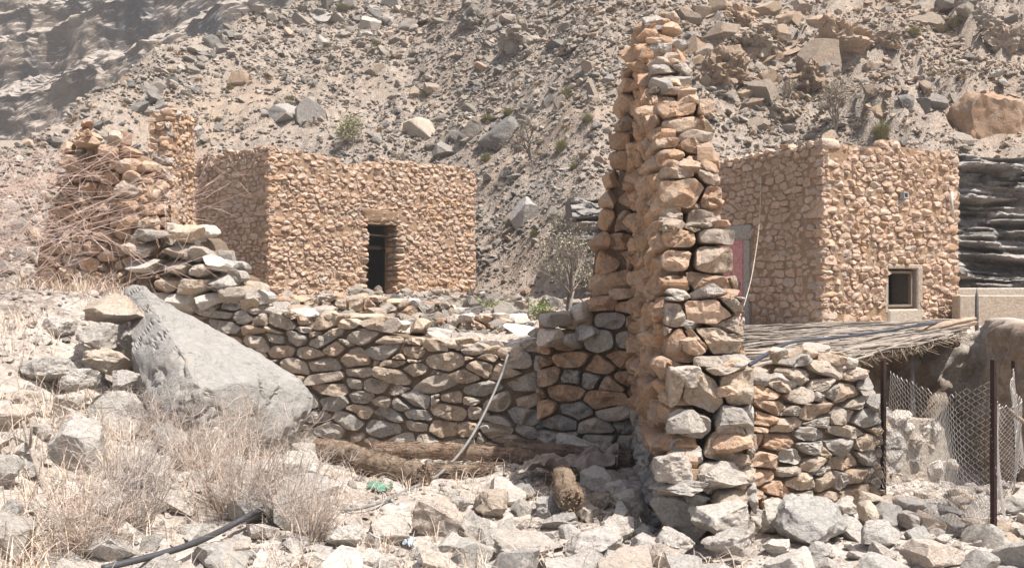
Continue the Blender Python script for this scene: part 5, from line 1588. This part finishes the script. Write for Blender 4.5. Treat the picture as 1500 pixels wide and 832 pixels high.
def hoses():
    m = MB()
    pts = [P(750, 512, 9.7), P(744, 520, 9.28), P(735, 548, 9.16), P(716, 592, 8.95), P(694, 634, 8.65), P(670, 668, 8.3), P(640, 696, 7.95), P(604, 716, 7.7), P(565, 735, 7.35), P(520, 748, 7.05), P(470, 748, 6.95)]
    pts = pts[:6]
    for px, py in ((640, 698), (604, 716), (565, 735), (520, 748), (468, 748)):
        g = gp(px, py + 4); pts.append(g + np.array((0, 0, .03)))
    tube(m, smooth_path(pts, 80), .012, 10, (.22, .215, .205)); o = m.build('hose', M_rubber)
    tag(o, 'grey hose running from the wall top down to the ground', 'hose', 'hoses')
    m = MB(); pts = []
    for px, py, Y in ((384, 758, 5.75), (365, 768, 5.6), (330, 788, 5.35), (290, 808, 5.1), (240, 826, 4.9), (150, 850, 4.7)):
        g = gp(px, py + 10); pts.append(g + np.array((0, 0, .09)))
    tube(m, smooth_path(pts, 50), .017, 10, (.06, .06, .065)); o = m.build('hose', M_rubber)
    tag(o, 'black hose end emerging from twigs at the bottom left', 'hose', 'hoses')
    # coiled white wire against the wall
    m = MB(); pts = [P(697, 655, 8.85), P(694, 640, 8.85), P(700, 628, 8.85), P(712, 623, 8.85), P(716, 628, 8.85)]
    tube(m, smooth_path(pts, 24), .006, 6, (.55, .54, .52)); o = m.build('wire', M_wire); tag(o, 'short bent white wire standing at the foot of the long wall', 'wire')
hoses()

def scraps():
    rng = np.random.RandomState(621)
    def scrap(px, py, w, col, label, name='plastic_scrap', Y=None):
        g = gp(px, py) if Y is None else P(px, py, Y); s = g[1] / F; m = MB(); n = 14
        u, v_ = np.meshgrid(np.linspace(-.5, .5, n), np.linspace(-.5, .5, n)); p = np.stack([u * 5 + px, v_ * 5, u * 0], -1).reshape(-1, 3)
        rr = 1 + .35 * fbm(p * .6, 2, 3).reshape(u.shape)
        X = g[0] + u * w * s * rr; Y_ = g[1] + v_ * w * s * .8 * rr; Z = height(X, Y_) + .025 + .035 * np.abs(fbm(p, 3, 8)).reshape(u.shape)
        ii = (np.arange(n - 1)[:, None] * n + np.arange(n - 1)[None]).ravel()
        m.add(np.stack([X, Y_, Z], -1).reshape(-1, 3), None, np.stack([ii, ii + 1, ii + n + 1, ii + n], -1), col)
        o = m.build(name, M_paint, origin=tuple(g)); md = o.modifiers.new('thick', 'SOLIDIFY'); md.thickness = .003
        tag(o, label, 'litter', 'scraps of litter')
    scrap(552, 722, 34, (.12, .24, .18), 'crumpled green plastic scrap below the shaggy palm log')
    scrap(598, 804, 18, (.38, .45, .52), 'pale blue plastic scrap among the foreground rocks')
    scrap(450, 640, 20, (.1, .28, .24), 'dark green scrap right of the grey slab')
    scrap(422, 668, 12, (.45, .08, .08), 'tiny red scrap by the foot of the grey slab')
    # white slab on the terrace
    m = MB(); c = P(762, 483, 10.4)
    v, f = rock((.36, .26, .04), rng, 3, .8, 6, .03)
    m.add(v @ rot3(.35, .1, .2).T + c, f, None, (.6, .57, .53)); o = m.build('slab', M_paint, origin=tuple(c)); tag(o, 'flat white slab lying on top behind the long wall', 'slab')
    # stick propped on the left
    m = MB(); a = P(34, 618, 6.0); b = P(72, 735, 5.55)
    tube(m, smooth_path([a, P(48, 665, 5.8), P(60, 700, 5.65), b], 20), np.linspace(.012, .022, 20), 8, (.52, .45, .38))
    tube(m, [P(44, 655, 5.82), P(46, 630, 5.8), P(44, 612, 5.8)], .008, 6, (.52, .45, .38))
    o = m.build('stick', M_wood, origin=tuple(b)); tag(o, 'pale bare stick propped upright at the left', 'stick')
scraps()

# ------------------------------------------------------------------ vegetation
def twig_bush(m, base, H, spread, n, rng, col, r0=.004, lean=(0, 0), twigs=5, droop=0.0):
    for i in range(n):
        a = rng.uniform(0, 6.28); e = spread * math.sqrt(rng.rand()); L_ = H * rng.uniform(.55, 1.1)
        d = np.array((math.cos(a) * e + lean[0], math.sin(a) * e + lean[1], 1.0)); d /= np.linalg.norm(d)
        p = base + np.array((math.cos(a) * spread * .25 * H * rng.rand(), math.sin(a) * spread * .25 * H * rng.rand(), 0))
        pts = [p]; dd = d.copy()
        for k in range(5):
            dd = dd + rng.normal(0, .13, 3) + np.array((0, 0, -droop * k)); dd /= np.linalg.norm(dd); pts.append(pts[-1] + dd * L_ / 5)
        c = np.array(col) * rng.uniform(.65, 1.3)
        tube(m, pts, np.linspace(r0, r0 * .35, 6), 3, c, cap=False)
        for k in range(twigs):
            j = rng.randint(1, 5); q = pts[j]; t = rng.normal(0, 1, 3); t[2] = abs(t[2]) * .8 + .25; t /= np.linalg.norm(t)
            l2 = L_ * rng.uniform(.12, .34); md = q + t * l2 * .5 + rng.normal(0, .02 * H, 3)
            e_ = q + t * l2
            tube(m, [q, md, e_], [r0 * .5, r0 * .4, r0 * .25], 3, c, cap=False)
            for kk in range(2):
                t2 = t + rng.normal(0, .6, 3); t2 /= np.linalg.norm(t2); tube(m, [md, md + t2 * l2 * .45], [r0 * .35, r0 * .2], 3, c, cap=False)

def near_bushes():
    rng = np.random.RandomState(701)
    GT = (.56, .47, .4); n = 0
    spots = [(200, 790, 5.4, .5, 'grey leafless twig bush left of the black hose'), (350, 760, 5.9, .7, 'tall grey twig bush in front of the grey slab'), (415, 770, 5.8, .55, 'grey twig bush beside the white rubble at the bottom'),
             (300, 700, 6.5, .62, 'grey twig bush close against the grey slab'), (190, 760, 5.7, .5, 'low grey twig bush below the upright pale boulder'), (455, 800, 5.5, .45, 'low twig bush at the bottom edge by white rocks'), (240, 640, 6.9, .5, 'sparse twig bush at the left foot of the grey slab'), (130, 815, 5.0, .42, 'low twig bush in the straw at the bottom left')]
    for px, py, Y, H, lab in spots:
        b = on(px, 0, Y); m = MB()
        twig_bush(m, b, H * rng.uniform(.85, 1.1), .85, 62, rng, GT if n % 2 else (.5, .44, .395), .0027, (.05, 0), 6); n += 1
        tag(m.build('dry_bush', M_twig, origin=tuple(b)), lab, 'bush', 'dry twig bushes')
    # thorny branches arching in from the left edge
    m = MB(); o0 = np.array((-5.6, 8.6, -.75))
    c = np.array((.6, .46, .4))
    for i in range(44):
        p = o0 + rng.normal(0, .3, 3) * np.array((.9, 1.2, 1.0)); tgt = P(rng.uniform(20, 330), rng.uniform(190, 400), rng.uniform(8.0, 9.2))
        if i > 24: tgt = P(rng.uniform(-60, 190), rng.uniform(230, 430), rng.uniform(7.6, 9))
        md = (p + tgt) / 2 + np.array((rng.uniform(-.5, .2), rng.normal(0, .2), rng.uniform(-.1, .6)))
        pts = smooth_path([p, md, tgt], 22) + np.cumsum(rng.normal(0, .022, (22, 3)), 0)
        cc = c * rng.uniform(.75, 1.3)
        tube(m, pts, np.linspace(.0042, .0016, 22), 4, cc, cap=False)
        for k in range(13):
            j = rng.randint(4, 21); t = (pts[min(j + 1, 21)] - pts[j - 1]); t /= np.linalg.norm(t) + 1e-6; t = t + rng.normal(0, .8, 3); t /= np.linalg.norm(t)
            l = rng.uniform(.12, .5); q = smooth_path([pts[j], pts[j] + t * l * .5 + rng.normal(0, .03, 3), pts[j] + t * l + rng.normal(0, .05, 3)], 6)
            tube(m, q, np.linspace(.002, .001, 6), 3, cc, cap=False)
            for s in range(3):
                b_ = q[rng.randint(1, 6)]; t2 = t + rng.normal(0, .7, 3); tube(m, [b_, b_ + t2 * rng.uniform(.04, .14)], [.0018, .0008], 3, cc, cap=False)
    tag(m.build('thorn_bush', M_twig, origin=tuple(o0)), 'bare pinkish thorn branches arching in from the left edge before the ruin', 'bush')
near_bushes()

def straw():
    HP = np.array([gp(px, py + 10)[:2] for px, py in ((384, 758), (350, 777), (310, 798), (270, 815), (240, 826), (190, 840))]); HP = np.concatenate([HP[:-1] * (1 - t) + HP[1:] * t for t in (0, .33, .66)])
    rng = np.random.RandomState(711); m = MB(); N = 15000
    px = rng.uniform(-40, 1100, N); V = []; Q = []; C = []
    Y = rng.uniform(4.2, 11.2, N); X = (px - 750) / F * Y
    p = np.stack([X, Y, X * 0], -1); dn = fbm(p * .9, 3, 77)
    pr = np.where(px < 190, .55, np.where(px < 470, .42, np.where(px < 830, .3, .14))); pr = np.where((px > 190) & (px < 460) & (Y > 7.4), .1, pr)
    keep = (rng.rand(N) < pr * np.clip(.7 + .8 * dn, 0.05, 1.2)) & (Y < np.interp(X, [-9, -5.3, DW_A[0], DW_B[0]], [11.3, 10.7, 10.3, 8.9]))
    keep &= ~((X > .9) & (X < 1.6) & (Y > 6.1))
    keep &= (np.hypot(X[:, None] - HP[None, :, 0], (Y[:, None] + .22) - HP[None, :, 1]) > .3).all(1)
    X, Y, px = X[keep], Y[keep], px[keep]; Z = height(X, Y); n = len(X)
    cc = np.array([(.6, .475, .36), (.55, .44, .34), (.64, .53, .43), (.5, .41, .34)])
    for i in range(n):
        b = np.array((X[i], Y[i], Z[i] - .01)); k = rng.randint(2, 5)
        for s in range(k):
            H = rng.uniform(.1, .34) * (1.0 if px[i] < 450 else .6); a = rng.uniform(0, 6.28); bend = rng.uniform(.3, 1.3)
            d = np.array((math.cos(a), math.sin(a), 0)); w = np.array((-d[1], d[0], 0)) * rng.uniform(.0015, .003)
            t = np.array((0, .4, .75, 1.0))
            pts = b + d[None] * (H * bend * t ** 1.8)[:, None] + np.array((0, 0, 1.))[None] * (H * (t - .45 * bend * t ** 2.4))[:, None] + rng.normal(0, .012, 3)
            o = len(V) * 8; ws = np.array((1, .9, .6, .15))[:, None]
            V.append(np.concatenate([pts - w * ws, pts + w * ws])); Q += [(o + j, o + j + 1, o + 5 + j, o + 4 + j) for j in range(3)]
            C.append(np.tile(cc[rng.randint(4)] * rng.uniform(.75, 1.2), (8, 1)))
    m.add(np.concatenate(V), None, Q, np.concatenate(C))
    struct(m.build('dry_grass', M_leaf), 'stuff')
straw()

def tuft(m, b, r, h, n, rng, col, wid=.006):
    for i in range(n):
        a = rng.uniform(0, 6.28); e = math.sqrt(rng.rand()); d = np.array((math.cos(a) * e * r, math.sin(a) * e * r, h * rng.uniform(.6, 1.05) * math.sqrt(max(.05, 1 - .75 * e * e))))
        s = b + np.array((math.cos(a), math.sin(a), 0)) * r * .3 * e; p1 = s + d * np.array((.4, .4, .55)); p2 = s + d
        w = np.array((-math.sin(a), math.cos(a), 0)) * wid; c = np.array(col) * rng.uniform(.6, 1.3)
        m.add([s - w, s + w, p1 - w * .8, p1 + w * .8, p2], [(2, 3, 4)], [(0, 1, 3, 2)], c)

def tree(m1, m2, b, H, spread, rng, bark, leaf, nleaf, lsize, depth=4, trunks=3, r0=.03, leaf_hi=.25):
    tips = []
    def grow(p, d, L_, r, lv):
        n = 4; pts = [p]; dd = d.copy()
        for k in range(n): dd = dd + rng.normal(0, .12, 3); dd /= np.linalg.norm(dd); pts.append(pts[-1] + dd * L_ / n)
        tube(m1, pts, np.linspace(r, r * .6, n + 1), 4 if r < .012 else 6, np.array(bark) * rng.uniform(.75, 1.2), cap=False)
        if lv <= 2: tips.extend(pts[2:])
        if lv == 0: return
        for k in range(rng.randint(3, 5)):
            t = dd + rng.normal(0, spread, 3); t[2] = t[2] * .7 + .2; t /= np.linalg.norm(t); grow(pts[rng.randint(2, n + 1)], t, L_ * rng.uniform(.55, .78), r * .58, lv - 1)
    for k in range(trunks):
        a = rng.uniform(0, 6.28); d = np.array((math.cos(a) * spread * .5, math.sin(a) * spread * .5, 1)); d /= np.linalg.norm(d)
        grow(b, d, H * rng.uniform(.36, .48), r0, depth)
    tips = np.array(tips)
    if nleaf and m2 is not None:
        tips = tips[tips[:, 2] > b[2] + H * leaf_hi] if (tips[:, 2] > b[2] + H * leaf_hi).sum() > 10 else tips
        id_ = rng.randint(0, len(tips), nleaf); c = tips[id_] + rng.normal(0, lsize * 2.2, (nleaf, 3))
        a = rng.normal(0, 1, (nleaf, 3)); a /= np.linalg.norm(a, axis=1, keepdims=True); b2 = np.cross(a, rng.normal(0, 1, (nleaf, 3))); b2 /= np.linalg.norm(b2, axis=1, keepdims=True)
        s = lsize * rng.uniform(.6, 1.4, (nleaf, 1))
        V = np.stack([c - a * s, c + b2 * s * .38, c + a * s, c - b2 * s * .38], 1).reshape(-1, 3)
        Q = np.arange(nleaf * 4).reshape(-1, 4)
        cl = np.array(leaf)[None] * rng.uniform(.6, 1.35, (nleaf, 1)); m2.add(V, None, Q, np.repeat(cl, 4, 0))

def hill_plants():
    rng = np.random.RandomState(721)
    gt = 'green and yellow tufts on the hillside'
    T = [(822, 212, 22, 24, (.25, .25, .1), 'bright yellow green round tuft left of the tall wall'), (1291, 188, 32, 32, (.2, .2, .075), 'dense green bush just above the right house roof'), (1338, 45, 26, 16, (.24, .23, .1), 'wide pale green tuft at the upper right'),
         (1398, 32, 22, 22, (.22, .2, .09), 'green tuft beside the rounded brown crag'), (1376, 42, 22, 14, (.27, .22, .17), 'grey brown tuft near the rounded brown crag'), (1142, 22, 14, 12, (.25, .25, .09), 'small yellow tuft on the brown crags'), (425, 144, 14, 8, (.27, .27, .09), 'tiny yellow tuft above the pair of grey boulders'),
         (622, 137, 12, 11, (.28, .28, .12), 'small yellow tuft by the slanted brown rock'), (716, 172, 22, 12, (.3, .29, .13), 'yellowish tuft on top of the largest jagged boulder'), (745, 163, 24, 12, (.32, .3, .15), 'pale yellow tuft above the largest jagged boulder'), (830, 134, 18, 16, (.3, .3, .15), 'pale tuft beside the two dark shards'),
         (862, 172, 18, 18, (.31, .3, .16), 'pale tuft below the dark rock pillar'), (712, 230, 16, 16, (.27, .27, .12), 'green tuft right above the right end of the left house'), (842, 242, 18, 12, (.3, .29, .15), 'faint tuft on scree below the bright yellow green one'), (783, 340, 16, 14, (.25, .26, .1), 'yellow tuft under the big pale block boulder'),
         (745, 326, 12, 16, (.17, .2, .08), 'dark green tuft at the left of the big pale block boulder'), (551, 62, 12, 8, (.29, .28, .13), 'tiny tuft high on the left scree'), (502, 10, 22, 12, (.27, .26, .14), 'tuft at the top of the hill among blocks'), (320, 175, 14, 10, (.26, .26, .1), 'small tuft on scree left of the boulder pair'), (337, 127, 10, 8, (.27, .26, .1), 'tiny tuft at the foot of the blocky brown boulder')]
    for px, py, w, h, c, lab in T:
        g = gp(px, py + h * .5)
        if g is None: continue
        s = g[1] / F; m = MB(); c = tuple(np.array(c) * .6 + np.array((.37, .32, .2)) * .4); tuft(m, g - np.array((0, 0, .02)), w * s * .55, h * s * 1.1, 420, rng, c, .008 * g[1] / 28)
        tag(m.build('grass_tuft', M_leaf, origin=tuple(g)), lab, 'plant', gt)
    # straw tufts, many and small
    m = MB(); n = 0
    while n < 240:
        px = rng.uniform(0, 1500); py = rng.uniform(0, 430); g = gp(px, py, 12)
        if g is None: continue
        n += 1; s = g[1] / F
        tuft(m, g - np.array((0, 0, .02)), rng.uniform(5, 13) * s, rng.uniform(4, 9) * s, 60, rng, [(.42, .31, .19), (.4, .32, .22), (.36, .28, .2)][rng.randint(3)], .01 * g[1] / 28)
    struct(m.build('dry_tufts', M_leaf), 'stuff')
    # shrubs and little trees
    TR = [(1222, 195, 78, 68, (.27, .225, .19), (.33, .29, .22), 500, 'large grey leafless shrub above the right house roof', .028, 3),
          (1262, 200, 44, 30, (.25, .2, .16), (.27, .25, .17), 160, 'small sparse shrub between the grey shrub and green bush', .02, 2),
          (510, 216, 42, 38, (.22, .18, .14), (.36, .34, .21), 800, 'little pale green acacia above the left house', .03, 1),
          (780, 236, 34, 50, (.2, .17, .14), (.28, .25, .2), 120, 'bare dark little tree right of the left house', .03, 2),
          (590, 240, 20, 20, (.25, .2, .17), (.3, .28, .2), 60, 'tiny dry shrub above the middle of the left house roof', .015, 2),
          (1155, 155, 24, 36, (.27, .225, .19), (.33, .3, .2), 100, 'thin dry shrub right of the tall tan boulder', .015, 3)]
    for px, py, w, h, bk, lf, nl, lab, r0, tr in TR:
        g = gp(px, py)
        if g is None: continue
        H = h * g[1] / F * 1.3; t = empty('shrub', tuple(g)); tag(t, lab, 'shrub', 'shrubs on the hillside')
        m1, m2 = MB(), MB(); tree(m1, m2, g - np.array((0, 0, .03)), H, .55, rng, bk, lf, nl * 2, .03 * g[1] / 26, 4, tr, r0 * 1.4)
        m1.build('branches', M_twig, t); m2.build('foliage', M_leaf, t)
    # slender tree beside the tall wall
    for px, py, Y, h, nl, lf, lab in ((832, 448, 15.5, 112, 1700, (.36, .335, .24), 'slender pale grey green tree left of the tall wall'),):
        b = on(px, 0, Y); t = empty('tree', tuple(b)); tag(t, lab, 'tree'); m1, m2 = MB(), MB()
        tree(m1, m2, b, h * Y / F * 1.15, .36, rng, (.24, .2, .17), lf, nl, .022, 4, 5, .022, .3); m1.build('trunk', M_twig, t); m2.build('crown', M_leaf, t)
    # dark green shrub on the ledge
    b = gp(832, 342); t = empty('shrub', tuple(b)); tag(t, 'dark green spreading shrub on the ledge beside the pale block boulder', 'shrub', 'shrubs on the hillside')
    m1, m2 = MB(), MB(); tree(m1, m2, b, .9, .9, rng, (.2, .17, .14), (.16, .165, .1), 2000, .028, 4, 4, .02, .1); m1.build('branches', M_twig, t); m2.build('foliage', M_leaf, t)
    # fresh green herbs
    for px, py, Y, h, w, lab in ((796, 462, 13.0, 34, 26, 'upright bright green herb clump behind the long wall'), (722, 448, 15.5, 18, 36, 'low green plant patch right of the doorway house'), (700, 440, 17.5, 14, 22, 'small green plant at the right corner of the left house')):
        x = (px - 750) / F * Y; b = np.array((x, Y, gz(x, Y))); m = MB(); n = 26
        t = empty('herb', tuple(b)); tag(t, lab, 'plant', 'green herbs behind the long wall')
        m1, m2 = MB(), MB()
        for k in range(n):
            q = b + np.array((rng.normal(0, w * Y / F * .3), rng.normal(0, .1), 0)); e = q + np.array((rng.normal(0, .05), rng.normal(0, .05), h * Y / F * rng.uniform(.7, 1.25)))
            tube(m1, [q, (q + e) / 2 + rng.normal(0, .015, 3), e], .004, 3, (.25, .27, .13), cap=False)
            for s in range(16):
                c = q + (e - q) * rng.uniform(.2, 1); a = rng.normal(0, 1, 3); a /= np.linalg.norm(a); b2 = np.cross(a, rng.normal(0, 1, 3)); b2 /= np.linalg.norm(b2); L_ = .03
                m2.add([c, c + a * L_ + b2 * .009, c + a * L_ * 2, c + a * L_ - b2 * .009], None, [(0, 1, 2, 3)], np.array((.24, .29, .1)) * rng.uniform(.7, 1.25))
        m1.build('stems', M_twig, t); m2.build('leaves', M_leaf, t)
hill_plants()

# ------------------------------------------------------------------ haze over the valley
def haze():
    m = bpy.data.materials.new('haze'); m.use_nodes = True; N = m.node_tree.nodes; N.remove(N['Principled BSDF'])
    v = N.new('ShaderNodeVolumePrincipled'); v.inputs['Color'].default_value = (.92, .93, .95, 1); v.inputs['Density'].default_value = .0012
    m.node_tree.links.new(v.outputs[0], N['Material Output'].inputs['Volume'])
    mb = MB(); V = [(x, y, z) for z in (-90, 160) for y in (-70, 430) for x in (-430, 430)]
    mb.add(V, None, [(0, 2, 3, 1), (4, 5, 7, 6), (0, 1, 5, 4), (2, 6, 7, 3), (0, 4, 6, 2), (1, 3, 7, 5)])
    struct(mb.build('haze', m, smooth=False), 'stuff')
HAZE = True
if HAZE: haze()

for o in bpy.data.objects:
    if '_o' in o: del o['_o']
